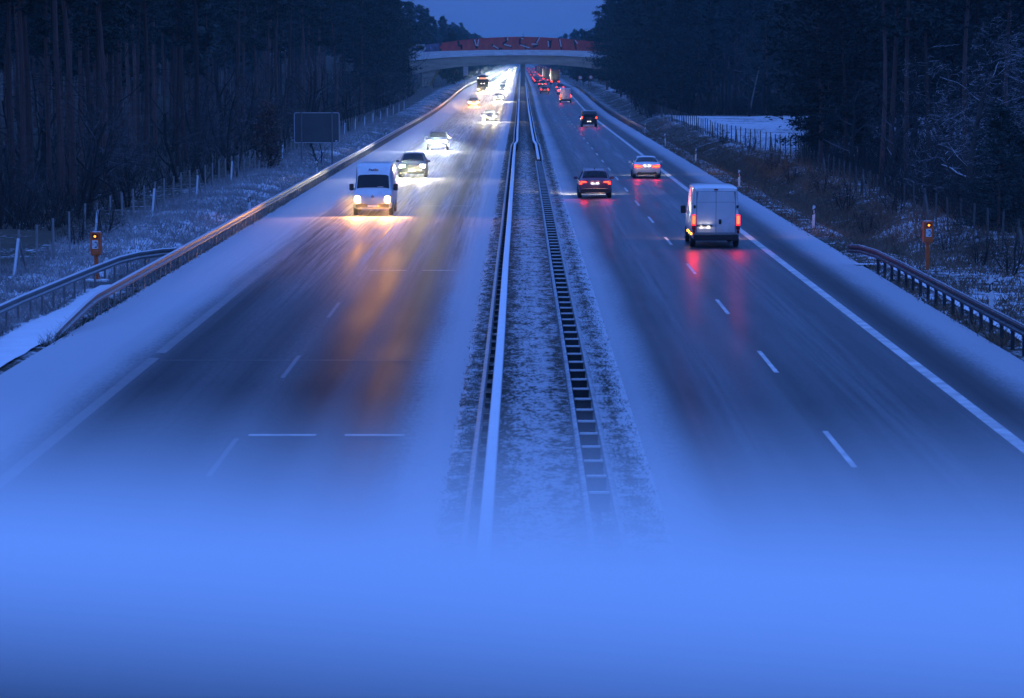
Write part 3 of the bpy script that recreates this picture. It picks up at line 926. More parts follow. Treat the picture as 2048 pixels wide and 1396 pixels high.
for pts in ([(345, 398), (362, 425), (398, 405), (408, 390)], [(372, 418), (410, 402)]): stroke(gb, pts, .30)
gb.build('blue_lettering', pmat('pale_blue_spray', (.25, .30, .55), .7), scl)
# slanted legs and the median pier
for sgn, nm in ((-1, 'leg'), (1, 'leg')):
    xt, xb = (bx_(415), bx_(318)) if sgn < 0 else (-bx_(415) + .9, -bx_(318) + .9)
    zt_ = f_sof(xt) + .4
    mb = MB(); zb_ = rz(YB) - .6
    wt, wb = 4.2, 1.2
    mb.prism([(xb, zb_), (xt, zt_), (xt + sgn * wt, zt_), (xb + sgn * wb, zb_)], 'y', .6, 15.4)
    mb.build('leg', M['fascia_low'], root)
    MB().prism([(xb - sgn * .02, zb_), (xt - sgn * .02, zt_ - .42), (xt - sgn * .10, zt_ - .42), (xb - sgn * .10, zb_)], 'y', .55, 15.3).build('lit_leg_face', M['ochre'], root)  # thin sheet whose colour carries the light on the inner leg face
MB().bb(-.1, 1.05, 1.0, 15, rz(YB) - .3, 7.5).build('pier', M['concrete'], root)

# ------------------------------------------------------------------ our own bridge: the snow covered parapet before the lens
ang, PS = R(-20.0), .80
root = thing('bridge_parapet', 'wide parapet under thick smooth snow, blurred across the foreground', 'parapet', (0, .86 * PS, 0), ang)
zs = HC - .1362 * PS
prof = [(-.108, -.022), (-.098, -.013), (-.060, -.004), (-.01, .0), (.06, .0), (.13, -.002), (.172, -.012), (.188, -.035), (.19, -.06), (.1, -.06), (.0, -.025), (-.108, -.024)]
prof = [(a * PS, u * PS) for a, u in prof]
V, Fq = [], []
xs_ = np.linspace(-9, 9, 121)
mbp = MB()
for i, x in enumerate(xs_):
    for (a, u) in prof: mbp.v.append((x, a + nz(x, 1, 1.3) * .008, zs + u + (nz(x, a * 3, 2.2, 4) * .005 if u > -.05 else 0)))
n = len(prof)
for i in range(len(xs_) - 1):
    mbp.f += [(i * n + k, i * n + (k + 1) % n, (i + 1) * n + (k + 1) % n, (i + 1) * n + k) for k in range(n)]
mbp.f += [tuple(range(n)), tuple(range(len(mbp.v) - n, len(mbp.v)))]
MB().bb(-9, 9, -.101 * PS, .182 * PS, zs - 1.25, zs - .0235 * PS).build('wall', M['wet_concrete'], root)
sc_ = mbp.build('snow_cap', M['snow_cap'], root, smooth=True)
mb = MB(); mb.bb(-9, 9, -2.4, .45, zs - 1.6, zs - 1.25)
dk = mb.build('footpath', M['deck']); dk.location = (0, .86 * PS, 0); dk.rotation_euler = (0, 0, ang); kind(dk, 'structure')

# ------------------------------------------------------------------ vehicles
def ring(y, w, zb, zbelt, wt, zt):
    h = [(0, zb), (w * .80, zb), (w * .955, zb + .07), (w, zb + (zbelt - zb) * .42), (w * .985, zbelt - .05), (w * .955, zbelt), (wt, zt - .055), (wt * .90, zt - .012), (wt * .55, zt + .004), (0, zt + .012)]
    return [(x, y, z) for x, z in h] + [(-x, y, z) for x, z in h[1:-1]][::-1]


NR = 18
def loft(st):
    mb = MB()
    for s in st: mb.v += ring(*s)
    for i in range(len(st) - 1):
        for k in range(NR):
            k2 = (k + 1) % NR
            mb.f.append((i * NR + k, i * NR + k2, (i + 1) * NR + k2, (i + 1) * NR + k))
    mb.f.append(tuple(range(NR))); mb.f.append(tuple((len(st) - 1) * NR + k for k in range(NR)))
    return mb


def glaze(name, quad, root, mat, off=.012, inset=.93, insz=None):
    """a pane a little proud of four corner points (rounded corners)"""
    q = [Vector(p) for p in quad]
    c = sum(q, Vector()) / 4
    nrm = (q[1] - q[0]).cross(q[3] - q[0]).normalized()
    if nrm.dot(c - Vector((0, 0, .7))) < 0: nrm = -nrm
    pts = []
    for i in range(4):
        p, pn, pp = q[i], q[(i + 1) % 4], q[(i - 1) % 4]
        for a in (p.lerp(pp, .09), p.lerp(p.lerp(pp, .5).lerp(p.lerp(pn, .5), .5), .10), p.lerp(pn, .07)):
            pts.append(c + (a - c) * inset)
    mb = MB(); n = len(pts)
    mb.v = [tuple(p + nrm * off) for p in pts] + [tuple(p - nrm * .02) for p in pts]
    mb.f = [tuple(range(n))] + [tuple(range(n, 2 * n))[::-1]] + [(i, n + i, n + (i + 1) % n, (i + 1) % n) for i in range(n)]
    return mb.build(name, mat, root)


def glaze_band(name, ra, rb, root, mat, off=.014, side=.93, v0=.07, v1=.93, rev=False):
    """a curved pane that follows the roof part of the body between two rings"""
    a, b_ = [Vector(p) for p in ra[6:13]], [Vector(p) for p in rb[6:13]]
    n = (b_[3] - a[3]).cross(Vector((1, 0, 0))).normalized()
    mid = (a[3] + b_[3]) / 2
    if n.dot(mid - Vector((0, 0, .9))) < 0: n = -n
    mb = MB()
    rows = [(v0, side - .035), (v0 + .05, side), (v1 - .05, side), (v1, side - .035)]
    for v, sx in rows:
        for k in range(7):
            p = a[k].lerp(b_[k], v); p = Vector((p.x * sx, p.y, p.z)) + n * off
            mb.v.append(tuple(p))
    for r in range(3):
        for k in range(6):
            q = (r * 7 + k, r * 7 + k + 1, (r + 1) * 7 + k + 1, (r + 1) * 7 + k)
            mb.f.append(q)
    o = mb.build(name, mat, root, smooth=True, fix=False)
    so = o.modifiers.new('pane', 'SOLIDIFY'); so.thickness = .012; so.offset = 0
    return o


def wheel(root, x, y, r, w=.22):
    s = 1 if x > 0 else -1
    mb = MB()
    prof = [(r * .62, -w / 2), (r * .93, -w / 2), (r, -w / 2 + .04), (r, w / 2 - .04), (r * .93, w / 2), (r * .62, w / 2)]
    n = 20
    for k in range(n):
        a = 2 * PI * k / n
        mb.v += [(u * s, math.cos(a) * q, math.sin(a) * q) for q, u in prof]
    m_ = len(prof)
    for k in range(n):
        k2 = (k + 1) % n
        mb.f += [(k * m_ + j, k * m_ + (j + 1) % m_, k2 * m_ + (j + 1) % m_, k2 * m_ + j) for j in range(m_)]
    ty = mb.build('wheel', M['rubber'], root); ty.location = (x, y, r)
    rb = MB()
    rb.cyl((s * (w / 2 - .05), 0, 0), (s * (w / 2 - .02), 0, 0), r * .625, 20)
    for k in range(5):
        a = 2 * PI * k / 5
        rb.tube([(s * (w / 2 - .01), 0, 0), (s * (w / 2 - .01), math.cos(a) * r * .58, math.sin(a) * r * .58)], .035, 5)
    rb.build('rim', M['rim'], ty)


def mirror_part(root, x, y, z, mat, big=False):
    s = 1 if x > 0 else -1
    w, h = (.22, .34) if big else (.22, .15)
    mb = MB().prism(rounded(w, h, .05, 3, x + s * w / 2, z), 'y', y - .07, y + .07)
    mb.tube([(x - s * .12, y, z - h * .3), (x + s * .08, y, z - h * .2)], .03, 6)
    mb.build('mirror', mat, root, bevel=.015)


ST = {
 'sedan': dict(L=4.9, st=[(-2.45, .78, .42, .78, .70, .86), (-2.41, .87, .32, .92, .78, .96), (-2.25, .915, .24, .98, .80, 1.02), (-1.72, .935, .2, 1.0, .80, 1.07), (-.98, .94, .2, .97, .615, 1.41), (-.2, .94, .2, .96, .635, 1.46), (.40, .94, .2, .95, .62, 1.43), (1.15, .94, .2, .94, .76, 1.02), (1.9, .92, .22, .86, .72, .92), (2.3, .84, .26, .72, .62, .78), (2.45, .68, .34, .60, .52, .64)],
   rear=3, ws=6, side=(4, 5), wheels=(-1.42, 1.48, .33, .80), mir=(.95, .72, 1.02), hz=.68, hx=.66, hy=2.38, wbase=.62),
 'suv': dict(L=4.7, st=[(-2.36, .80, .42, .98, .74, 1.04), (-2.33, .89, .34, 1.02, .78, 1.09), (-2.2, .925, .28, 1.06, .76, 1.15), (-1.80, .94, .26, 1.06, .66, 1.58), (-.6, .94, .25, 1.05, .67, 1.66), (.4, .94, .25, 1.03, .65, 1.62), (1.15, .94, .25, 1.02, .78, 1.10), (1.95, .92, .27, .97, .74, 1.03), (2.25, .85, .3, .85, .66, .90), (2.36, .72, .4, .72, .58, .76)],
   rear=2, ws=5, side=(3, 4), wheels=(-1.38, 1.42, .36, .82), mir=(.95, .70, 1.08), hz=.80, hx=.69, hy=2.27, wbase=.66),
 'hatch': dict(L=4.2, st=[(-2.1, .76, .42, .9, .70, .96), (-2.07, .85, .34, .94, .74, 1.0), (-1.95, .88, .26, .98, .74, 1.06), (-1.55, .90, .24, .98, .62, 1.40), (-.5, .90, .23, .97, .63, 1.49), (.4, .90, .23, .95, .61, 1.45), (1.1, .90, .23, .94, .74, 1.02), (1.75, .88, .25, .88, .70, .94), (2.02, .82, .28, .76, .62, .80), (2.1, .68, .36, .64, .54, .68)],
   rear=2, ws=5, side=(3, 4), wheels=(-1.25, 1.3, .31, .78), mir=(.91, .66, 1.0), hz=.70, hx=.64, hy=2.03, wbase=.6),
 'van': dict(L=5.9, st=[(-2.95, .93, .42, 1.3, .80, 2.46), (-2.92, .985, .37, 1.34, .85, 2.53), (-2.75, 1.02, .34, 1.36, .90, 2.58), (-.6, 1.025, .34, 1.36, .91, 2.60), (1.05, 1.025, .34, 1.36, .89, 2.58), (1.35, 1.02, .34, 1.36, .86, 2.50), (1.85, 1.015, .34, 1.36, .81, 2.10), (2.38, 1.0, .34, 1.26, .86, 1.36), (2.75, .98, .34, 1.10, .82, 1.16), (2.90, .93, .34, .98, .74, 1.02), (2.97, .80, .42, .84, .62, .88)],
   rear=None, ws=6, side=(), wheels=(-1.8, 1.95, .35, .88), mir=(1.02, 1.72, 1.42), hz=.84, hx=.76, hy=2.93, wbase=.8),
 'lowvan': dict(L=4.9, st=[(-2.45, .86, .42, 1.1, .78, 1.86), (-2.42, .92, .36, 1.12, .82, 1.91), (-2.25, .95, .30, 1.14, .84, 1.95), (-.4, .95, .28, 1.12, .85, 1.97), (.75, .95, .28, 1.12, .82, 1.92), (1.62, .94, .28, 1.08, .82, 1.18), (2.05, .93, .28, 1.0, .8, 1.06), (2.35, .88, .32, .86, .7, .92), (2.45, .74, .4, .72, .6, .76)],
   rear=None, ws=4, side=(2, 3), wheels=(-1.5, 1.5, .34, .82), mir=(.95, 1.1, 1.16), hz=.80, hx=.70, hy=2.38, wbase=.75),
}


def boxes(root, name, mat, lst, bevel=.012):
    for (x0, x1, y0, y1, z0, z1) in lst:
        for s in (1, -1):
            a, c = (x0, x1) if s > 0 else (-x1, -x0)
            MB().bb(a, c, y0, y1, z0, z1).build(name, mat, root, bevel=bevel)


_beam = {}
def beam_data(col):
    """a dipped headlamp: wide foot, long hot spot, sharp cut-off just under the horizon, some glare straight ahead"""
    if col in _beam: return _beam[col].copy()
    ld = bpy.data.lights.new('headlight_beam', 'SPOT')
    ld.color = col; ld.spot_size = R(172); ld.spot_blend = .12; ld.shadow_soft_size = .06
    ld.use_nodes = True
    t = NT(ld.node_tree); t.n.clear()
    out = t.node('ShaderNodeOutputLight'); em = t.node('ShaderNodeEmission'); t.l.new(em.outputs[0], out.inputs[0])
    s = t.node('ShaderNodeSeparateXYZ'); t.set(s.inputs[0], t.node('ShaderNodeTexCoord').outputs['Normal'])
    x, y, z = s.outputs
    def gauss(v, w, c=0.0):
        q = t.math('DIVIDE', t.math('SUBTRACT', v, c), w)
        return t.math('POWER', 2.71828, t.math('MULTIPLY', t.math('MULTIPLY', q, q), -1.0))
    below = t.mapr(y, -.006, .006, 1.0, .015, True)
    foot = t.math('MULTIPLY', t.math('POWER', t.math('ABSOLUTE', z), 1.5), WIDE)
    hot = t.math('MULTIPLY', t.math('MULTIPLY', gauss(y, .013, -.014), t.math('ADD', gauss(x, .20), t.math('MULTIPLY', gauss(x, .60), .30))), HOT)
    low = t.math('MULTIPLY', t.math('ADD', foot, hot), below)
    glare = t.math('MULTIPLY', t.math('MULTIPLY', t.mapr(y, .03, .09, GLARE, 0.0, True), gauss(x, .075)), t.math('SUBTRACT', 1.0, below))
    t.set(em.inputs[1], t.math('ADD', low, glare))
    _beam[col] = ld
    return ld.copy()


WIDE, HOT, GLARE = 1.9, 3.2, 6.5
def beam(root, x, y, z, col, energy):
    ld = beam_data(col); ld.energy = energy
    o = bpy.data.objects.new('headlight_beam', ld); COL.objects.link(o); o.parent = root
    o.location = (x, y, z); o.rotation_euler = (R(90), 0, 0)


PLATE_E = 1.6
def plate(root, x, y, z, lit, facing=-1):
    p = MB().prism(rounded(.50, .115, .012, 2, x, z), 'y', y - .012 if facing < 0 else y, y if facing < 0 else y + .012).build('number_plate', M['plate'], root)
    if lit and root.location.y < 760:
        for dx in ((-.15, .15) if root.location.y < 400 else (0,)):
            ld = bpy.data.lights.new('plate_lamp', 'POINT'); ld.energy = PLATE_E * lit; ld.color = (1, .86, .68); ld.shadow_soft_size = .015
            o = bpy.data.objects.new('plate_lamp', ld); COL.objects.link(o); o.parent = root
            o.location = (x + dx, y + facing * .07, z + .085)


HEAD_E, TAIL_E = 1500.0, 60.0
def car(kind_, label, cat, loc_, oncoming, paint, lamp='white', name=None, group=None, power=1.0, on=True, plate_lit=1.0, tailmode='std', head_power=None):
    S_ = ST[kind_]; st = S_['st']; L = S_['L']
    root = thing(name or {'sedan': 'sedan_car', 'suv': 'off_road_car', 'hatch': 'hatchback_car', 'van': 'delivery_van', 'lowvan': 'passenger_van'}[kind_], label, cat, loc_, PI if oncoming else 0, group)
    loft(st).build('body', paint, root, smooth=True)
    # glass
    def P(i, k, sx=1): p = ring(*st[i])[k]; return (p[0] * sx, p[1], p[2])
    w = S_['ws']
    glaze_band('windscreen', ring(*st[w]), ring(*st[w + 1]), root, M['glass'], .016, .96)
    if S_['rear'] is not None:
        r = S_['rear']
        a, b_ = Vector(P(r, 6)), Vector(P(r + 1, 6))
        glaze_band('rear_window', ring(*st[r]), ring(*st[r + 1]), root, M['glass'], .016, .96, .12, .9)
    for i in S_['side']:
        for s in (1, -1):
            q = [P(i, 5, s), P(i + 1, 5, s), P(i + 1, 6, s), P(i, 6, s)]
            glaze('side_window', q if s > 0 else q[::-1], root, M['glass'], .014, .9)
    yb, yf, r, wx = S_['wheels']
    for y in (yb, yf):
        for s in (1, -1): wheel(root, s * (wx + .03), y, r)
    mx, my, mz = S_['mir']
    for s in (1, -1): mirror_part(root, s * mx, my, mz, M['black_plastic'] if kind_ in ('van', 'lowvan') else paint, kind_ == 'van')
    ye = -L / 2 - .012
    bp_ = M['black_plastic']
    hm = {'white': M['head_white'], 'cool': M['head_cool'], 'warm': M['head_warm']}[lamp]
    hc = {'white': (1, .86, .60), 'cool': (.95, .97, 1.0), 'warm': (1, .42, .11)}[lamp]
    hx, hy, hz = S_['hx'], S_['hy'], S_['hz']
    # front
    for s in (1, -1):
        w_, h_ = (.30, .36) if kind_ == 'van' else (.34, .15)
        sk = .06 * s
        hl = MB().prism([(s * hx - w_ / 2, hz - h_ / 2), (s * hx + w_ / 2, hz - h_ / 2 + .02), (s * hx + w_ / 2 + .0, hz + h_ / 2 + (.05 if s > 0 else -.02)), (s * hx - w_ / 2, hz + h_ / 2 + (-.02 if s > 0 else .05))], 'y', hy - .18, hy + .06).build('headlight', M['chrome'], root, bevel=.02)
        mb = MB()
        mb.prism(rounded(.27, .36, .10, 4, s * hx, hz) if kind_ == 'van' else rounded(.36, .21, .085, 4, s * hx, hz), 'y', hy + .055, hy + .075)
        mb.build('lens', hm if on else M['chrome'], hl)
        if on: beam(root, s * hx, hy + .13, hz, hc, HEAD_E * power * (1.0 if oncoming else .3))
    yf_ = L / 2
    if not oncoming and loc_[1] < 560:
        tx, tz = {'suv': (.70, .93), 'sedan': (.62, .83), 'van': (.93, 1.2), 'lowvan': (.86, 1.14), 'hatch': (.7, .87)}[kind_]
        for s in (1, -1):
            ld = bpy.data.lights.new('tail_lamp', 'SPOT'); ld.energy = TAIL_E; ld.color = (1, .02, .03); ld.shadow_soft_size = .08; ld.spot_size = R(115); ld.spot_blend = .7
            o = bpy.data.objects.new('tail_lamp', ld); COL.objects.link(o); o.parent = root
            o.location = (s * tx, -L / 2 - .10, tz); o.rotation_euler = (R(-62), 0, 0)
    MB().prism(rounded(1.0 if kind_ != 'van' else 1.15, .22, .05, 3, 0, hz - .08), 'y', hy - .02, yf_ - .0).build('grille', bp_, root)
    MB().prism(rounded(1.35 if kind_ != 'van' else 1.7, .20, .06, 3, 0, .44 if kind_ != 'van' else .52), 'y', hy - .1, yf_ + .03).build('front_bumper', bp_, root, bevel=.03)
    plate(root, 0, yf_ + .032, .52, 0, 1)
    # rear
    if kind_ == 'suv':
        for s in (1, -1):
            tl = MB().prism([(s * .46, .91), (s * .50, .99), (s * .88, 1.0), (s * .90, .80), (s * .78, .80), (s * .72, .89)], 'y', ye - .015, ye + .25).build('tail_light', M['tail_dim'], root)
            MB().prism([(s * .50, .925), (s * .52, .97), (s * .80, .985), (s * .80, .935)], 'y', ye - .024, ye - .016).build('light_bar', M['tail_hot'], tl)
            MB().prism([(s * .76, .82), (s * .74, .90), (s * .87, .93), (s * .875, .82)], 'y', ye - .025, ye - .016).build('light_block', M['tail'], tl)
        MB().prism(rounded(1.62, .24, .06, 3, 0, .42), 'y', ye - .05, ye + .3).build('rear_bumper', bp_, root, bevel=.03)
        MB().prism(rounded(1.1, .025, .008, 2, 0, .33), 'y', ye - .06, ye - .045).build('chrome_strip', M['chrome'], root)
        MB().prism(rounded(1.35, .022, .008, 2, 0, .58), 'y', ye - .035, ye + .05).build('reflector_strip', M['chrome'], root)
        for s in (1, -1): MB().tube([(s * .60, -1.6, 1.62), (s * .62, -.6, 1.70), (s * .60, .3, 1.67)], .018, 6).build('roof_rail', M['chrome'], root)
        MB().prism([(-1.3, 1.64), (-1.22, 1.64), (-1.30, 1.74), (-1.33, 1.74)], 'x', -.015, .015).build('roof_fin', bp_, root)
        plate(root, 0, ye - .002, .84, plate_lit)
    elif kind_ == 'sedan':
        for s in (1, -1):
            tl = MB().prism([(s * .30, .80), (s * .34, .88), (s * .80, .935), (s * .87, .90), (s * .84, .74), (s * .56, .72)], 'y', ye - .012, ye + .22).build('tail_light', M['tail_dim'], root)
            MB().prism([(s * .34, .80), (s * .38, .86), (s * .80, .91), (s * .84, .87), (s * .82, .77), (s * .58, .75)], 'y', ye - .022, ye - .013).build('light_bar', M['tail_hot'], tl)
        MB().prism([(-.66, .20), (.66, .20), (.70, .34), (.58, .46), (.35, .42), (-.35, .42), (-.58, .46), (-.70, .34)], 'y', ye - .03, ye + .35).build('diffuser', bp_, root)
        MB().prism(rounded(1.2, .022, .008, 2, 0, .235), 'y', ye - .042, ye - .031).build('chrome_strip', M['chrome'], root)
        MB().tube([(0, ye - .002, .90), (0, ye - .02, .90)], .035, 12).build('badge', M['chrome'], root)
        plate(root, 0, ye - .002, .80, plate_lit)
    elif kind_ == 'hatch':
        for s in (1, -1):
            tl = MB().prism([(s * .56, .78), (s * .58, .95), (s * .84, .97), (s * .84, .76)], 'y', ye - .015, ye + .2).build('tail_light', M['tail'] if loc_[1] < 660 else M['tail_far'], root)
        MB().prism(rounded(1.5, .2, .06, 3, 0, .40), 'y', ye - .05, ye + .3).build('rear_bumper', bp_, root, bevel=.03)
        plate(root, 0, ye - .002, .72, plate_lit * .5)
    elif kind_ == 'van':
        for s in (1, -1):
            tl = MB().prism(rounded(.16, .62, .05, 3, s * .93, 1.09), 'y', ye - .03, ye + .2).build('tail_light', M['tail_off'], root)
            MB().prism(rounded(.12, .36, .05, 3, s * .93, 1.20), 'y', ye - .042, ye - .031).build('lit_section', M['tail_hot'], tl)
            MB().prism([(s * (.93 - .078), .96), (s * (.93 + .078), .96), (s * (.93 + .078), 1.41), (s * (.93 - .078), 1.41)], 'y', ye - .036, ye - .0305).build('glowing_rim', M['tail_dim'], tl)
            MB().prism(rounded(.09, .12, .02, 2, s * .90, 1.75), 'y', ye - .03, ye + .1).build('door_hinge', bp_, root)
            MB().prism(rounded(.10, .14, .02, 2, s * .93, .70), 'y', ye - .025, ye + .1).build('reflector', M['tail_off'], root)
            if s > 0: MB().bb(-.83, .83, ye - .003, ye + .04, .64, 2.40).build('door_gap', M['silver'], root)
            dx0, dx1 = (.012, .80) if s > 0 else (-.80, -.012)
            MB().prism([(dx0, .66), (dx1, .66), (dx1, 1.93), (dx0, 1.93)], 'y', ye - .008, ye + .05).build('rear_door', paint, root, bevel=.006)
            e0, e1 = (dx0, dx1)
            tp = [(e0, 1.945), (e1, 1.945), (e1 - s * 0 if s < 0 else e1 - .06, 2.38), (e0, 2.38)] if s > 0 else [(e0 + .0, 1.945), (e1, 1.945), (e1, 2.38), (e0 + .06, 2.38)]
            MB().prism(tp, 'y', ye - .008, ye + .05).build('rear_door_window_panel', paint, root, bevel=.006)
        MB().prism(rounded(.17, .05, .02, 3, 0, 2.47), 'y', ye - .03, ye + .1).build('brake_lamp', M['tail_off'], root)
        MB().prism(rounded(.11, .20, .03, 3, .17, 1.12), 'y', ye - .035, ye).build('door_handle', bp_, root)
        MB().prism(rounded(.66, .055, .02, 2, -.47, .955), 'y', ye - .05, ye).build('plate_lamp_strip', bp_, root)
        MB().prism(rounded(1.86, .26, .05, 3, 0, .46), 'y', ye - .12, ye + .3).build('rear_bumper', bp_, root, bevel=.03)
        plate(root, -.47, ye - .012, .86, plate_lit)
        if not oncoming:
            for k in range(3): MB().prism(rounded(.16, .09, .03, 3, -2.55 + k * 1.25, .60), 'x', -1.055, -1.0).build('side_marker', M['amber'], root)
    elif kind_ == 'lowvan':
        for s in (1, -1):
            tl = MB().prism(rounded(.15, .52, .05, 3, s * .86, 1.10), 'y', ye - .02, ye + .2).build('tail_light', M['tail_off'], root)
            MB().prism(rounded(.13, .20, .05, 3, s * .86, 1.14), 'y', ye - .035, ye - .021).build('lit_section', M['tail'], tl)
        glaze('rear_window', [(.66, ye, 1.16), (-.66, ye, 1.16), (-.62, ye + .04, 1.74), (.62, ye + .04, 1.74)], root, M['glass'], .014, .98)
        MB().prism(rounded(1.66, .24, .06, 3, 0, .42), 'y', ye - .06, ye + .3).build('rear_bumper', bp_, root, bevel=.03)
        MB().prism(rounded(1.2, .03, .01, 2, 0, .31), 'y', ye - .075, ye - .061).build('chrome_strip', M['chrome'], root)
        plate(root, 0, ye - .008, .66, plate_lit)
    return root


def text_part(txt, size, mat, name, parent, loc_, rot, shear=0):
    cu = bpy.data.curves.new('lettering', 'FONT'); cu.body = txt; cu.size = size; cu.extrude = .008; cu.offset = size * .02; cu.shear = shear
    tmp = bpy.data.objects.new('lettering', cu); COL.objects.link(tmp)
    dg = bpy.context.evaluated_depsgraph_get(); dg.update()
    me = bpy.data.meshes.new_from_object(tmp.evaluated_get(dg)); bpy.data.objects.remove(tmp); bpy.data.curves.remove(cu)
    me.materials.clear(); me.materials.append(mat)
    o = link(name, me, parent); o.location = loc_; o.rotation_euler = rot
    w = max(v.co.x for v in me.vertices)
    return o, w


def at(px, Y, off=0.0): return (X_at(px, Y) + off, Y, rz(Y))


# oncoming traffic (front end at the given distance)
def front(px, Y, L): return (X_at(px, Y), Y + L / 2, rz(Y + L / 2) + .004)


v = car('van', 'white high-roofed delivery van with warm headlights leading the oncoming traffic', 'van', front(745, 155, 5.9), True, M['white_paint'], 'warm', power=.7)
# lettering over the windscreen: lies on the slope between stations 5 and 6
a, b_ = Vector((0, 1.35, 2.50)), Vector((0, 1.85, 2.10))
sl = math.atan2(a.z - b_.z, b_.y - a.y)
pc_ = a.lerp(b_, .66)
o1, w1 = text_part('Fed', .20, M['letters_purple'], 'lettering', v, (0, 0, 0), (0, 0, 0))
o2, w2_ = text_part('Ex', .20, M['letters_orange'], 'lettering', v, (0, 0, 0), (0, 0, 0))
tot = w1 + w2_ + .01
for o, off in ((o1, tot / 2), (o2, tot / 2 - w1 - .01)):
    o.rotation_euler = (PI / 2 - (PI / 2 - sl) , 0, PI)
    o.location = (off, pc_.y + .02, pc_.z + .028)
MB().tube([(0, 2.97, .98), (0, 3.0, .98)], .10, 4).build('badge', M['chrome'], v)
MB().bb(-.72, .72, .55, .62, 2.60, 2.66).build('roof_bar', M['white_paint'], v)
MB().bb(-.52, -.22, 2.33, 2.35, 1.42, 1.47).build('dashboard_paper', M['white_plastic'], v)
for k in range(2):
    MB().prism(rounded(.10, .30, .03, 2, -1.2 + k * .5, 2.2), 'x', -.90, -.86).build('side_stripe', M['letters_orange'], v)

car('suv', 'dark off-road car with white headlights driving right behind the white van', 'car', front(825, 206, 4.7), True, M['anthracite'], 'white', power=.75)
car('suv', 'pale oncoming car with dazzling bluish white headlights, behind the dark off-road car', 'car', front(875, 270, 4.7), True, M['silver'], 'cool', power=1.0)
car('sedan', 'low dark car with small yellowish headlights overtaking in the inner lane', 'car', front(979, 402, 4.9), True, M['black_paint'], 'white', power=.8)
car('hatch', 'oncoming car with orange headlights just in front of the coach', 'car', front(947, 517, 4.2), True, M['anthracite'], 'warm', power=1.0)
car('sedan', 'oncoming car with glaring white headlights in the inner lane beside the coach', 'car', front(997, 562, 4.9), True, M['silver'], 'white', power=1.5)

# the coach
Yc = 650
v = thing('coach', 'dark tall coach with a lit destination panel and warm headlights', 'coach', front(966, Yc, 12), PI)
MB().prism([(-1.27, .35), (1.27, .35), (1.27, 2.6), (1.14, 3.45), (1.0, 3.58), (-1.0, 3.58), (-1.14, 3.45), (-1.27, 2.6)], 'y', -6, 6).build('body', M['black_paint'], v, bevel=.12, seg=3)
MB().prism([(-1.12, 1.3), (1.12, 1.3), (1.08, 2.75), (-1.08, 2.75)], 'y', 5.98, 6.02).build('windscreen', M['glass'], v)
MB().prism(rounded(1.5, .36, .05, 3, 0, 3.05), 'y', 6.0, 6.03).build('destination_panel', M['cab_sign'], v)
for s in (1, -1):
    MB().tube([(s * 1.02, 6.0, 3.1), (s * 1.02, 6.04, 3.1)], .09, 10).build('marker_lamp', M['cab_dot'], v)
    MB().tube([(s * .30, 6.0, 1.95), (s * .30, 6.03, 1.95)], .06, 10).build('dashboard_lamp', M['cab_dot'], v)
    hl = MB().prism(rounded(.42, .24, .06, 3, s * .92, .72), 'y', 5.9, 6.03).build('headlight', M['chrome'], v)
    MB().tube([(s * .92, 6.03, .72), (s * .92, 6.05, .72)], .12, 14).build('lens', M['head_warm'], hl)
    beam(v, s * .92, 6.1, .72, (1, .6, .25), HEAD_E * 1.2)
    for y in (-3.4, 3.5): wheel(v, s * 1.1, y, .5, .3)
    mirror_part(v, s * 1.3, 6.05, 2.7, M['black_plastic'], True)
    for k in range(6): MB().bb(s * 1.275 - .01, s * 1.275 + .01, -5.6 + k * 1.85, -5.6 + k * 1.85 + 1.7, 1.6, 2.55).build('side_window', M['glass'], v)
MB().bb(-.5, .5, 4.6, 5.6, 3.58, 3.72).build('roof_hatch', M['black_plastic'], v, bevel=.03)
plate(v, 0, 6.03, .5, 0, 1)

def drop_beams(o):
    """lamps of the farthest vehicles light nothing one can see"""
    for ch in list(o.children):
        if ch.type == 'LIGHT': bpy.data.objects.remove(ch)


# the bright mass of headlights behind it
far_w = car('hatch', 'distant oncoming car whose headlights melt into the white glow under the bridge', 'car', front(1000, 610, 4.2), True, M['silver'], 'white', group='distant oncoming cars in the glow', power=1.3)
far_c = car('suv', 'distant oncoming car whose headlights melt into the white glow under the bridge', 'car', front(1010, 700, 4.7), True, M['anthracite'], 'cool', group='distant oncoming cars in the glow', power=1.3)
for i, (X_, Y_) in enumerate([(-7.8, 690), (-4.2, 668), (-4.3, 740), (-7.9, 735), (-4.1, 800), (-7.9, 785), (-4.2, 860), (-7.8, 850), (-4.2, 930), (-7.9, 920), (-4.1, 1020), (-7.8, 1010), (-4.2, 1130), (-7.8, 1120), (-4.2, 1260), (-7.8, 1250), (-4.1, 1420), (-7.8, 1400), (-4.2, 1620), (-7.8, 1600), (-4.2, 1880), (-7.8, 1850), (-4.2, 2250), (-7.8, 2200), (-5, 2700)]):
    src = far_w if i % 2 == 0 else far_c
    o = src if i < 2 else copy_tree(src)
    o.location = (X_ + rnd.uniform(-.3, .3), Y_, rz(Y_) + .004)
    if Y_ > 1500: drop_beams(o)

# outbound traffic (rear end at the given distance)
def rear(px, Y, L): return (X_at(px, Y), Y + L / 2, rz(Y + L / 2) + .004)


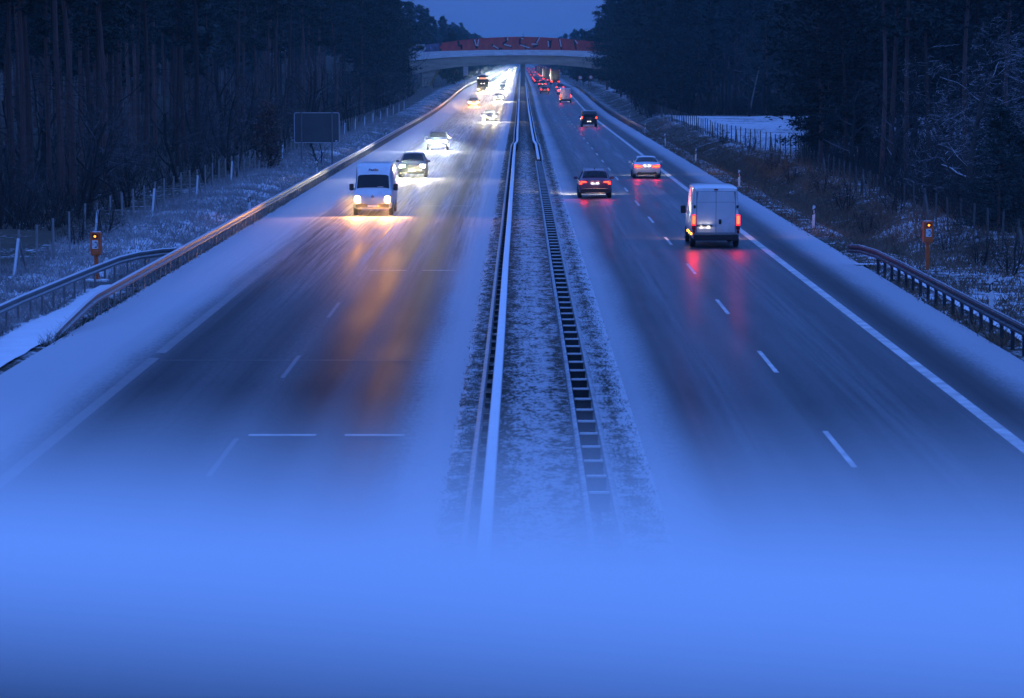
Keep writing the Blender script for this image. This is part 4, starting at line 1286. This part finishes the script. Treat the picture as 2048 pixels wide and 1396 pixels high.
car('van', 'white high-roofed panel van with dirty rear doors, nearest of the outbound traffic', 'van', rear(1432, 128, 5.9), False, M['white_paint'], 'warm', power=.5)
car('suv', 'grey off-road car tinted red by its tail lights in the inner outbound lane', 'car', rear(1190, 175, 4.7), False, M['red_lit_grey'], 'white', power=.8)
car('sedan', 'white saloon car with wide red tail lights ahead of the white panel van', 'car', rear(1294, 205, 4.9), False, M['white_car'], 'white', power=.6)
car('lowvan', 'black boxy passenger van with red tail lights beside the snowy hard shoulder', 'van', rear(1178, 368, 4.9), False, M['black_paint'], 'warm', power=.7)
v = car('van', 'small white van in the slow lane ahead of the black van', 'van', rear(1131, 548, 5.9), False, M['white_paint'], 'white', power=.7)
car('hatch', 'small dark red car alone in the inner outbound lane short of the bridge', 'car', rear(1089, 640, 4.2), False, M['red_dark'], 'white', power=.6)
car('sedan', 'white car half hidden by the small white van ahead of it', 'car', rear(1123, 628, 4.9), False, M['white_car'], 'white', power=.6)
car('suv', 'black off-road car with a lit plate under the bridge in the outbound queue', 'car', rear(1084.5, 735, 4.7), False, M['black_paint'], 'white', power=.6, plate_lit=3)


def truck(label, px, Y, group=None, trim=False):
    v = thing('lorry', label, 'lorry', (X_at(px, Y), Y + 6.8, rz(Y + 6) + .004), 0, group)
    MB().bb(-1.27, 1.27, -6.8, 6.2, 1.1, 3.95).build('box_trailer', M['anthracite'], v, bevel=.04)
    MB().bb(-1.20, 1.20, -6.83, -6.78, 1.2, 3.85).build('rear_door', M['anthracite'], v)
    for s in (1, -1):
        MB().bb(s * 1.235 - .035, s * 1.235 + .035, -6.86, -6.78, 1.15, 3.9).build('lit_door_post', M['alu'], v)  # pale metal stands for oncoming light caught along the trailer edges
        MB().bb(s * .95 - .26, s * .95 + .26, -6.9, -6.8, .72, .92).build('tail_light', M['tail_far'], v)
        MB().bb(s * 1.2 - .05, s * 1.2 + .05, -6.87, -6.82, 3.84, 3.94).build('marker_lamp', M['tail_dim'], v)
        for y in (-5.2, -3.9, -2.6, 4.6, 7.6): wheel(v, s * 1.08, y, .5, .32)
    MB().bb(-1.2, 1.2, -6.86, -6.7, .45, .62).build('underrun_bar', M['dark_steel'], v)
    MB().bb(-1.2, 1.2, 6.6, 8.8, .6, 3.5).build('cab', M['white_paint'], v, bevel=.12)
    MB().bb(-1.0, 1.0, -6.6, 8, .75, 1.08).build('chassis', M['dark_steel'], v)
    plate(v, 0, -6.87, .68, 2)
    return v


truck('tall lorry with grey trailer doors in the slow lane beyond the bridge', 1110, 830)
tr = truck('distant lorry with red marker lamps in the outbound queue beyond the bridge', 1093, 960, 'distant lorries in the outbound queue')
far_r = car('hatch', 'small dark car whose red tail lights crowd the outbound queue beyond the bridge', 'car', (4.6, 790, 0), False, M['red_dark'], 'white', group='distant cars in the outbound queue', power=.4, plate_lit=0)
far_s = car('suv', 'small dark car whose red tail lights crowd the outbound queue beyond the bridge', 'car', (8.4, 690, 0), False, M['anthracite'], 'white', group='distant cars in the outbound queue', power=.4, plate_lit=0)
for i, (X_, Y_) in enumerate([(8.4, 900), (8.3, 672), (4.6, 860), (4.7, 905), (4.6, 960), (8.3, 1085), (4.6, 1040), (8.4, 1130), (4.7, 1220), (8.3, 1240), (4.6, 1500), (8.4, 1420), (4.6, 1800), (8.3, 1640), (4.6, 2300), (8.3, 2100)]):
    src = far_r if i % 2 == 0 else far_s
    o = src if i < 2 else copy_tree(src)
    o.location = (X_ + rnd.uniform(-.3, .3), Y_, rz(Y_) + .004)
    if Y_ > 800: drop_beams(o)
for Y_ in (1180, 1300, 1550):
    o = copy_tree(tr); o.location = (8.2, Y_, rz(Y_))

# ------------------------------------------------------------------ trees
rt = np.random.RandomState(11)


def needle_cluster(r, c, rad, n, L, W):
    p = r.normal(0, .5, (n, 3)) * np.array(rad) + np.array(c)
    d = r.normal(0, 1, (n, 3)) * np.array([1, 1, .55]); d /= np.linalg.norm(d, axis=1)[:, None]
    s = np.cross(d, r.normal(0, 1, (n, 3))); s /= np.linalg.norm(s, axis=1)[:, None] + 1e-9
    l = (L * r.uniform(.6, 1.3, n))[:, None]
    V = np.stack([p - s * W - d * l * .3, p + s * W - d * l * .3, p + d * l * .7], 1)
    return V.reshape(-1, 3)


def pine_data(seed, H, c0, rmax, limbs, ncl, nn, L=.42, W=.07, stubs=14, lean=.02, low=.55):
    """trunk MB, branch MB, needle triangles"""
    r = np.random.RandomState(seed)
    trunk, br, nd = MB(), MB(), []
    a = r.uniform(0, 6.28); bx0, by0 = math.cos(a) * lean, math.sin(a) * lean
    ph = r.uniform(0, 6, 2)
    def ax(z): return np.array([bx0 * z + .12 * math.sin(z * .33 + ph[0]), by0 * z + .12 * math.sin(z * .29 + ph[1]), z])
    o0 = ax(0) * np.array([1, 1, 0])
    r0 = H * .0085 + .02
    zs = list(np.linspace(-.4, H * .98, 12))
    trunk.tube([ax(z) - o0 for z in zs], [max(.02, r0 * (1 - .82 * max(z, 0) / H) * (1.25 if z < .3 else 1)) for z in zs], 8)
    for i in range(limbs):
        t = (i + r.uniform(.1, .9)) / limbs
        z = H * (c0 + (0.985 - c0) * t)
        prof = (low + (1 - low) * min(1, t / .35)) * (1 - max(0, (t - .35) / .65)) ** .75 + .10
        ln = rmax * prof * r.uniform(.65, 1.15)
        an = i * 2.4 + r.uniform(-.5, .5)
        up = r.uniform(-.15, .25) + .5 * t
        dv = np.array([math.cos(an), math.sin(an), up]); dv /= np.linalg.norm(dv)
        p0 = ax(z) - o0
        pts = [p0 + dv * ln * q + np.array([0, 0, -.12 * ln * q * (1 - q) * 2 - .10 * ln * q * q * (1 - t)]) for q in (0, .35, .7, 1)]
        br.tube(pts, [.05 * (ln / 3) + .015, .035 * (ln / 3) + .01, .018, .008], 4, False)
        for k in range(ncl):
            q = .30 + .72 * (k + r.uniform(0, .9)) / ncl
            c = p0 + (pts[3] - p0) * q + r.normal(0, .16, 3) * ln * np.array([.8, .8, .35])
            s = ln * .17 + .22
            nd.append(needle_cluster(r, c, (s * 1.15, s * 1.15, s * .5), nn, L, W))
    for i in range(stubs):
        z = H * r.uniform(.16, c0)
        an = r.uniform(0, 6.28); ln = r.uniform(.3, 1.6)
        p0 = ax(z) - o0
        br.tube([p0, p0 + np.array([math.cos(an) * ln, math.sin(an) * ln, r.uniform(-.25, .2) * ln])], [.022, .006], 4, False)
    return trunk, br, np.concatenate(nd)


def tree_proto(name, data, label, group, bark, leaf, cat='tree', branch_mat=None):
    trunk, br, nd = data
    root = thing(name, label, cat, (0, 0, 0), 0, group)
    trunk.build('trunk', bark, root, smooth=True)
    if br.v: br.build('branches', branch_mat or M['bark_snowless'], root, fix=False)
    if nd is not None: link('crown', np_mesh('crown', nd, np.arange(len(nd)).reshape(-1, 3), leaf), root)
    return root


def bare_data(seed, H, spread=1.0, depth=4, stems=1, first=.25, kids=(3, 5), droop=0.0, crook=1.0, thin=1.0, nseg=3):
    r = np.random.RandomState(seed)
    trunk, br = MB(), MB()
    def grow(p, d, L, rad, lev):
        n = 5 if lev == 0 else nseg
        pts = [p]; dd = d.copy()
        for i in range(n):
            dd = dd + r.normal(0, (.13 + .05 * lev) * crook, 3) + np.array([0, 0, (.05 if lev < 2 else -.02 - droop)])
            dd /= np.linalg.norm(dd)
            pts.append(pts[-1] + dd * L / n)
        rr = [rad * (1 - .55 * i / n) for i in range(n + 1)]
        (trunk if lev == 0 else br).tube(pts, rr, 7 if lev == 0 else (5 if lev == 1 else 3), False)
        if lev >= depth: return
        nk = r.randint(*kids) + (3 if lev == 0 else 0)
        for k in range(nk):
            q = (first if lev == 0 else .25) + (1 - (first if lev == 0 else .25)) * (k + r.uniform(.1, .9)) / nk
            j = min(int(q * n), n - 1); f = q * n - j
            base = pts[j] + (pts[j + 1] - pts[j]) * f
            ax_ = pts[j + 1] - pts[j]; ax_ /= np.linalg.norm(ax_)
            s = np.cross(ax_, r.normal(0, 1, 3)); s /= np.linalg.norm(s)
            ang = r.uniform(.6, 1.15) * spread
            nd_ = ax_ * math.cos(ang) + s * math.sin(ang)
            if lev == 0: nd_[2] = max(nd_[2], -.05 - droop)
            nd_ /= np.linalg.norm(nd_)
            grow(base, nd_, L * r.uniform(.42, .68) * (1 - .25 * q if lev == 0 else 1), max(.006, rad * thin * (1 - .55 * q) * r.uniform(.38, .55)), lev + 1)
    for s_ in range(stems):
        a = r.uniform(0, 6.28); t = 0 if stems == 1 else r.uniform(.1, .45)
        grow(np.array([math.cos(a) * .15 * (stems > 1), math.sin(a) * .15 * (stems > 1), -.2]), np.array([math.cos(a) * t, math.sin(a) * t, 1.0]) / math.hypot(1, t), H * .62 * r.uniform(.8, 1.1), H * .016 / (stems ** .5) + .012, 0)
    return trunk, br, None


# prototypes
PG = 'tall pines of the dark forest left of the motorway'
PL = 'tall bare-trunked pine in the dark forest behind the left fence'
pines = [tree_proto('pine_tree', pine_data(20 + i, H, c0, 2.6, 24, 4, 22, .5, .09, 18, ln), PL, PG, M['bark_pine'], M['needles'])
         for i, (H, c0, ln) in enumerate([(22, .52, .012), (24, .55, .03), (20, .46, .02), (21, .50, .045)])]
EG = 'bushy pines at the forest edges'
edge = [tree_proto('edge_pine_tree', pine_data(40 + i, H, c0, 4.2, 40, 6, 26, .5, .085, 4, .02, lw), 'bushy dark pine with low boughs at the edge of the right forest', EG, M['bark_pine'], M['needles_edge'])
        for i, (H, c0, lw) in enumerate([(18, .12, .8), (20, .20, .75), (15, .06, .9)])]
BG = 'bare broadleaf trees along the left forest edge'
bare = [tree_proto('bare_tree', bare_data(60 + i, H, 1.0, 4, st, fr, (3, 5)), 'leafless dark tree with thin tangled branches behind the left fence', BG, M['bark_some_snow'], None, branch_mat=M['bark_some_snow'])
        for i, (H, st, fr) in enumerate([(11, 1, .22), (9, 2, .15), (13, 1, .30), (7, 3, .1)])]
used = set()


def plant(proto, x, y, s=1.0, label=None, group=None, rz_=None, h=1.0):
    o = proto if proto.name not in used else copy_tree(proto)
    used.add(proto.name) if o is proto else None
    o.location = (x, y, gz(x, y))
    o.rotation_euler = (0, 0, rnd.uniform(0, 6.28) if rz_ is None else rz_)
    o.scale = (s, s, s * h)
    if label: o['label'] = label
    if group: o['group'] = group
    return o


def spread_points(n, xf, yr, dmin, ok=lambda x, y: True, near=1.0, seed=1):
    r = random.Random(seed); out = []; tries = 0
    cell = {}
    while len(out) < n and tries < n * 60:
        tries += 1
        y = yr[0] + (yr[1] - yr[0]) * r.random() ** near
        a, b_ = xf(y)
        x = r.uniform(a, b_)
        if not ok(x, y): continue
        k = (int(x // dmin), int(y // dmin))
        if any((x - p) ** 2 + (y - q) ** 2 < dmin * dmin for i in (-1, 0, 1) for j in (-1, 0, 1) for (p, q) in cell.get((k[0] + i, k[1] + j), ())): continue
        cell.setdefault(k, []).append((x, y)); out.append((x, y))
    return out


def left_lim(y): return -min(78, .176 * y + 4)


# left forest, hand-placed trunks first
for (px, Y, i, s) in [(147, 166, 3, 1.05), (28, 158, 0, 1.0), (62, 172, 1, .95), (138, 190, 0, .9), (184, 200, 1, 1.0), (165, 210, 2, 1.0), (232, 218, 3, .95), (246, 235, 0, 1.0), (205, 232, 1, .9), (281, 260, 2, 1.0), (313, 285, 0, 1.0), (350, 290, 1, .95), (352, 320, 0, 1.0), (262, 265, 1, 1.0), (100, 200, 2, .9)]:
    plant(pines[i], X_at(px, Y), Y, s)
pts = spread_points(190, lambda y: (left_lim(y), -(23.2 if y < 560 else 25.5)), (150, 700), 3.0, near=1.25, seed=2,
                    ok=lambda x, y: not (y > 560 and x > -.0389 * y - 2.8))
for i, (x, y) in enumerate(pts): plant(pines[i % 4], x, y, rnd.uniform(.82, 1.08))
# crowns that close the left forest towards the sky gap
for i, (x, y) in enumerate([(-21.8, 500), (-22.5, 535), (-22.0, 470), (-23.5, 560), (-25, 590), (-23, 440), (-22.6, 520), (-29.5, 625), (-31, 655), (-33, 690), (-34.5, 720)]):
    plant(edge[i % 2], x, y, rnd.uniform(.95, 1.15), 'bushy dark pine with low boughs in the left forest close to the bridge', 'bushy pines left of the bridge')
# bare trees along the left edge
for i, (x, y) in enumerate(spread_points(70, lambda y: (max(left_lim(y), -32), -20.2), (150, 600), 3.2, near=1.2, seed=5)):
    plant(bare[i % 4], x, y, rnd.uniform(.7, 1.15))
for (px, Y, i, s) in [(40, 140, 3, .6), (15, 146, 1, .55), (640, 230, 3, .6), (470, 200, 1, .8), (420, 190, 3, .8), (700, 330, 0, .9), (620, 270, 2, .95), (760, 420, 0, 1.0), (775, 500, 2, 1), (783, 560, 1, .9), (836, 700, 3, .40), (850, 725, 1, .45), (868, 735, 3, .5)]:
    plant(bare[i], X_at(px, Y), Y, s)
# the leafy beech bush on the left fence
Yb = 214
root = thing('leafy_bush', 'tall bush holding dry reddish brown leaves on the left fence line before the large sign', 'bush', (X_at(535, Yb), Yb, gz(X_at(535, Yb), Yb)))
t_, b_, _ = bare_data(91, 4.6, 1.0, 3, 4, .1, (3, 5)); t_.build('stems', M['bark_snowless'], root); b_.build('branches', M['bark_snowless'], root, fix=False)
r = np.random.RandomState(5); nd = []
for k in range(230):
    u = r.uniform(0, 1) ** .8; z = .1 + 4.6 * u; rad = 1.15 * (1 - .55 * u) * (1.2 if 0.3 < u < .7 else .8)
    a = r.uniform(0, 6.28); q = rad * r.uniform(.1, 1) ** .5
    nd.append(needle_cluster(r, (math.cos(a) * q, math.sin(a) * q, z), (.35, .35, .22), 16, .13, .05))
nd = np.concatenate(nd); link('foliage', np_mesh('foliage', nd, np.arange(len(nd)).reshape(-1, 3), M['brown_leaf']), root)

# right: the near dark wood
RG = 'bushy pines at the edge of the near right wood'
for i, (px, Y, k, s) in enumerate([(1640, 222, 1, .95), (1655, 236, 0, 1.05), (1690, 215, 0, .95), (1668, 262, 1, 1.1), (1720, 240, 1, 1.1), (1640, 238, 2, .7), (1760, 235, 0, 1.1), (1830, 228, 1, 1.1), (1900, 240, 0, 1.15), (1960, 222, 1, 1.05), (2030, 230, 0, 1.1), (1800, 270, 1, 1.1), (1880, 275, 0, 1.1), (1990, 268, 1, 1.15), (2060, 205, 2, 1.1), (1740, 290, 0, 1.1), (1680, 300, 1, 1.05), (2080, 260, 0, 1.1)]):
    plant(edge[k], X_at(px, Y), Y, s, None, None)
for i, (px, Y, k, s) in enumerate([(1762, 200, 0, .85), (1810, 190, 2, 1.0), (1780, 206, 1, .9), (1855, 205, 3, .9), (1930, 198, 0, .95), (2010, 185, 2, .95)]):
    plant(pines[k], X_at(px, Y), Y, s, 'reddish pine trunk standing in the near right wood', 'pine trunks in the near right wood')
snowy = tree_proto('bare_tree', bare_data(78, 12.0, 1.25, 4, 1, .10, (6, 8), .0, 1.05, .8, 5), 'big leafless tree with snow lying along its crooked branches, behind the right phone', None, M['bark_dark'], None, branch_mat=M['bark_dark'])
snowy.location = (X_at(1935, 150), 150, gz(22, 150)); snowy.rotation_euler = (0, 0, .6)
RB = 'leafless trees in the near right wood'
for i, (px, Y, k, s) in enumerate([(1700, 196, 2, .7), (1760, 180, 0, .8), (1820, 170, 1, .9), (1860, 160, 3, .9), (1990, 165, 0, .9), (2040, 150, 1, .8), (1900, 176, 2, .8), (1660, 205, 3, .6), (2030, 172, 2, .9), (1730, 214, 1, 1.0), (1790, 222, 0, 1.0), (1960, 190, 3, 1.2)]):
    plant(bare[k], X_at(px, Y), Y, s, 'leafless dark tree tangled among the pines of the near right wood', RB)
sp = tree_proto('young_spruce', pine_data(83, 5.6, .03, 1.75, 44, 5, 22, .22, .035, 0, .0, 1.0), 'young dense evergreen at the right edge behind the orange phone', None, M['bark_pine'], M['needles_edge'])
sp.location = (X_at(1998, 134), 134, gz(21.2, 134))
for i, (px, Y, s, lab) in enumerate([(2044, 139, .75, 'smaller evergreen beside the young dense evergreen at the right edge'), (1625, 235, .62, 'little dark evergreen at the corner of the snowy field')]):
    o = copy_tree(sp); o.location = (X_at(px, Y), Y, gz(X_at(px, Y), Y)); o.scale = (s,) * 3; o['label'] = lab; o.rotation_euler = (0, 0, 2.0 + i)

# right: the forest beyond the field
FG = 'trees of the bluish forest beyond the field'
FL = 'tall pine in the bluish forest beyond the snowy field'
pts = spread_points(78, lambda y: (19.5 + (6 if y > 640 else 0), min(.17 * y, 62)), (441, 740), 4.0, near=1.35, seed=9)
for i, (x, y) in enumerate(pts):
    pr = edge[i % 3] if (x < 24 or i % 2) else pines[i % 4]
    plant(pr, x, y, rnd.uniform(.9, 1.12) * (1.08 if pr in edge else 1), FL, FG)
for i, (x, y) in enumerate([(19.6, 600), (20.5, 570), (20.0, 640), (19.4, 690), (21, 545), (20.5, 725), (19.5, 520), (20.2, 490), (20, 462)]):
    plant(edge[i % 2], x, y, rnd.uniform(.95, 1.15), FL, FG)
for i, (x, y) in enumerate(spread_points(36, lambda y: (18.6, min(.16 * y, 55)), (432, 560), 4.5, near=1.6, seed=12)):
    plant(bare[i % 4], x, y, rnd.uniform(.8, 1.3), 'leafless tree along the front of the bluish forest beyond the field', 'leafless trees beyond the field')
dead = tree_proto('dead_trunk', (MB().tube([(0, 0, -.2), (.5, 0, 2.4), (1.1, .1, 5.2), (1.6, .1, 7.4)], [.13, .11, .08, .04], 7).tube([(.9, .05, 4.4), (.2, .1, 5.6)], [.04, .015], 5), MB(), None), 'pale leaning dead trunk in front of the bluish forest beyond the field', None, pmat('pale_dead_wood', (.22, .21, .20), .8, 0, .2, 2), None)
dead.location = (X_at(1496, 436), 436, gz(33, 436))

# scrub
root0 = None
tw = bare_data(95, 2.6, 1.1, 3, 6, .05, (3, 5))
bush = tree_proto('bare_bush', tw, 'low leafless bush', None, M['bark_snowless'], None, 'bush', branch_mat=M['twig'])
BUSH = [(X_at(150, 128), 128, .9, 'low leafless bush by the left fence above the phone bay'), (X_at(205, 133), 133, 1.0, 'bushy bare shrub growing through the left fence behind the phone'),
        (X_at(1790, 158), 158, 1.0, None), (X_at(1690, 168), 168, 1.1, None), (X_at(1640, 186), 186, .9, None), (X_at(1730, 150), 150, .8, None), (X_at(1580, 205), 205, .8, None), (X_at(1545, 225), 225, .8, None), (X_at(1960, 118), 118, .8, None), (X_at(2020, 112), 112, .9, None), (X_at(1900, 126), 126, .7, None), (X_at(1500, 262), 262, .9, None), (X_at(1445, 292), 292, .9, None)]
for i, (x, y, s, lab) in enumerate(BUSH):
    plant(bush, x, y, s, lab or 'low leafless bush in the brown ditch scrub along the right fence', None if lab else 'bushes in the ditch scrub')

# undergrowth of the woods and the far forest as masses
def under(name, n, xf, yr, h, mat, near, seed, ok=lambda x, y: True):
    r = np.random.RandomState(seed); P = []
    while len(P) < n:
        y = yr[0] + (yr[1] - yr[0]) * r.random() ** near; a, b_ = xf(y); x = r.uniform(a, b_)
        if ok(x, y): P.append((x, y, gz(x, y)))
    V, T = blades(r, np.array(P), h, (.012, .03), (.2, .9), 4)
    return kind(link(name, np_mesh(name, V, T, mat)), 'stuff')


under('undergrowth', 5200, lambda y: (max(left_lim(y), -45), -21.5), (140, 640), (.4, 2.6), M['twig'], 1.3, 21)
under('undergrowth', 4200, lambda y: (20.8, min(.172 * y + 1, 46)), (136, 300), (.4, 2.8), M['twig'], 1.1, 22, lambda x, y: not (y > 232 and x < X_at(1600, y)))
under('undergrowth', 3600, lambda y: (18.2, .17 * y), (436, 520), (.5, 3.5), M['twig'], 1.4, 23)


def forest_mass(name, pts, seed, Hs, needles=34, W=.34, L=1.25, c0s=(.25, .55)):
    r = np.random.RandomState(seed)
    tr, cr = MB(), []
    for (x, y) in pts:
        H = r.uniform(*Hs); z = gz(x, y); c0 = r.uniform(*c0s)
        if y > 780: H = min(H, 11.5 + (abs(x) - 16.5) * .8 + (y - 800) * .004)
        tr.tube([(x, y, z - .5), (x + r.normal(0, .2), y, z + H * .95)], [H * .009, .03], 5, False)
        for k in range(14):
            t = (k + r.random()) / 14; zc = H * (c0 + (1 - c0) * t); a = r.uniform(0, 6.28)
            q = 2.3 * (1 - t) ** .6 * r.uniform(.2, 1)
            cr.append(needle_cluster(r, (x + math.cos(a) * q, y + math.sin(a) * q, z + zc), (1.3 * (1 - .5 * t),) * 2 + (.7,), needles, L, W))
    cr = np.concatenate(cr)
    o = link(name, np_mesh(name, cr, np.arange(len(cr)).reshape(-1, 3), M['needles'])); kind(o, 'stuff')
    t_ = tr.build('trunks', M['bark_pine'], o, fix=False); kind(t_, 'stuff')
    o['label'] = 'dense dark mass of trees farther back in the forest'
    return o


forest_mass('forest', spread_points(240, lambda y: (-98, left_lim(y) * .55), (260, 760), 4.2, seed=31, ok=lambda x, y: x < -34 and x > -.19 * y - 6), 32, (19, 24))
forest_mass('forest', spread_points(150, lambda y: (24, min(.2 * y, 120)), (480, 760), 5.0, seed=33, ok=lambda x, y: x > 30), 34, (18, 23), 30)
forest_mass('forest', spread_points(90, lambda y: (X_at(1640, y), .19 * y + 4), (250, 436), 4.2, seed=35), 36, (18, 22), 36)
forest_mass('forest', spread_points(150, lambda y: (-62, -17.5), (800, 1500), 5, seed=37, near=1.6), 38, (19, 24), 40, c0s=(.03, .2))
forest_mass('forest', spread_points(150, lambda y: (17.5, 62), (800, 1500), 5, seed=39, near=1.6), 40, (17, 21), 40, c0s=(.03, .2))
forest_mass('forest', spread_points(130, lambda y: (-60, -17), (1500, 3600), 8, seed=41, near=1.5), 42, (17, 22), 26, .6, 2.0, (.03, .2))
forest_mass('forest', spread_points(130, lambda y: (17, 60), (1500, 3600), 8, seed=43, near=1.5), 44, (17, 22), 26, .6, 2.0, (.03, .2))

# ------------------------------------------------------------------ dusk sky, air, camera
SKY_STRENGTH, SUN_E, EXPOSURE = .10, .02, 0.0
SUN_EL, SUN_ROT = R(2.0), R(200)
w = bpy.data.worlds.new('World'); scene.world = w; w.use_nodes = True
t = NT(w.node_tree); t.n.clear()
out = t.node('ShaderNodeOutputWorld'); bg = t.node('ShaderNodeBackground'); t.l.new(bg.outputs[0], out.inputs[0])
sky = t.node('ShaderNodeTexSky', sky_type='NISHITA', sun_disc=False, sun_elevation=SUN_EL, sun_rotation=SUN_ROT, altitude=50, air_density=1.4, dust_density=.6, ozone_density=4.0)
# an even overcast over the dusk sky: brighter overhead, flat in colour
dirv = t.node('ShaderNodeTexCoord').outputs['Generated']
s = t.node('ShaderNodeSeparateXYZ'); t.set(s.inputs[0], dirv)
cl = t.noise(t.scaled(dirv, (2, 2, 5)), 1.4, 4)
grad = t.ramp(t.math('ADD', s.outputs[2], t.math('MULTIPLY_ADD', cl, .06, -.03)), -.1, 1.0, [(-.1, .10), (0, .47), (.04, .50), (.25, .85), (.6, 1.25), (1.0, 1.4)])
cloud = t.node('ShaderNodeVectorMath', operation='SCALE'); cloud.inputs[0].default_value = (1.15, 3.0, 11.0); t.set(cloud.inputs['Scale'], grad)
skyc = t.mix(1.0, sky.outputs[0], c4((.25, .5, 1.0)), 'MULTIPLY')
t.set(bg.inputs[0], t.mix(.92, skyc, cloud.outputs[0])); bg.inputs[1].default_value = SKY_STRENGTH

sl_ = bpy.data.lights.new('sun', 'SUN'); sl_.energy = SUN_E; sl_.angle = R(25); sl_.color = (.55, .7, 1.0)
so = bpy.data.objects.new('sun', sl_); COL.objects.link(so)
d = Vector((math.sin(SUN_ROT) * math.cos(R(20)), math.cos(SUN_ROT) * math.cos(R(20)), math.sin(R(20))))
so.rotation_euler = d.to_track_quat('Z', 'Y').to_euler()

HAZE = .00015
m = bpy.data.materials.new('dusk_air'); m.use_nodes = True
t = NT(m.node_tree); t.n.clear(); out = t.node('ShaderNodeOutputMaterial'); pv = t.node('ShaderNodeVolumePrincipled')
pv.inputs['Color'].default_value = (.30, .80, 1.0, 1); pv.inputs['Density'].default_value = HAZE; pv.inputs['Anisotropy'].default_value = .55
t.l.new(pv.outputs[0], out.inputs['Volume'])
hb = MB().bb(-2700, 2700, -60, 6100, -4.0, 36.0).build('haze', m); kind(hb, 'stuff')

# the fine spray that wheels throw up over the oncoming lanes, thickened up close to make the headlamps glow
for nm, den, ys_, hs_ in (('road_spray', .0012, [100, 130, 180, 240, 320, 450, 540], 1.0), ('road_spray', .0003, [556, 660, 760, 900, 1200, 1800, 2600], .7), ('road_spray', .00022, [576, 660, 760, 900, 1200, 1800, 2600], 1.3), ('road_spray', .00016, [610, 660, 760, 900, 1200, 1800, 2600], 2.0)):
    m = bpy.data.materials.new('road_spray'); m.use_nodes = True
    t = NT(m.node_tree); t.n.clear(); out = t.node('ShaderNodeOutputMaterial'); pv = t.node('ShaderNodeVolumePrincipled')
    pv.inputs['Color'].default_value = (.95, .95, .95, 1); pv.inputs['Density'].default_value = den; pv.inputs['Anisotropy'].default_value = .87
    t.l.new(pv.outputs[0], out.inputs['Volume'])
    mb = MB()
    for y in ys_:
        h_ = (.9 + 1.4 * sm(100, 320, y)) * hs_; z_ = rz(y) - .3
        mb.v += [(-12.3 - .2 * hs_, y, z_), (-1.7 + .1 * hs_, y, z_), (-2.3 + .1 * hs_, y, z_ + h_), (-4, y, z_ + h_ + .5), (-8.5, y, z_ + h_ + .5), (-11.3 - .2 * hs_, y, z_ + h_)]
    for i in range(len(ys_) - 1): mb.f += [(i * 6 + k, i * 6 + (k + 1) % 6, i * 6 + 6 + (k + 1) % 6, i * 6 + 6 + k) for k in range(6)]
    mb.f += [tuple(range(6)), tuple(range(len(mb.v) - 6, len(mb.v)))]
    kind(mb.build(nm, m), 'stuff')

cd = bpy.data.cameras.new('camera'); cam = bpy.data.objects.new('camera', cd); COL.objects.link(cam)
cam.location = (0, 0, HC)
pitch = math.atan((698 - YV) / F); yaw = math.atan((XV - 1024) / F)
cam.rotation_euler = (PI / 2 - pitch, 0, yaw)
cd.sensor_width = 36.0; cd.lens = 36.0 * F / 2048
cd.clip_start = .05; cd.clip_end = 12000
cd.dof.use_dof = True; cd.dof.focus_distance = 165.0; cd.dof.aperture_fstop = 2.3
scene.camera = cam

scene.view_settings.view_transform = 'Standard'; scene.view_settings.look = 'None'
scene.view_settings.gamma = 1.0; scene.view_settings.exposure = EXPOSURE
c = scene.cycles
c.use_denoising = True
try: c.denoiser = 'OPENIMAGEDENOISE'
except Exception: pass
c.max_bounces = 6; c.diffuse_bounces = 2; c.glossy_bounces = 2; c.transmission_bounces = 2; c.volume_bounces = 0; c.transparent_max_bounces = 8
c.use_light_tree = True
c.sample_clamp_indirect = 4.0
c.caustics_reflective = False; c.caustics_refractive = False
c.volume_step_rate = 1.0
c.use_adaptive_sampling = True; c.adaptive_threshold = .02
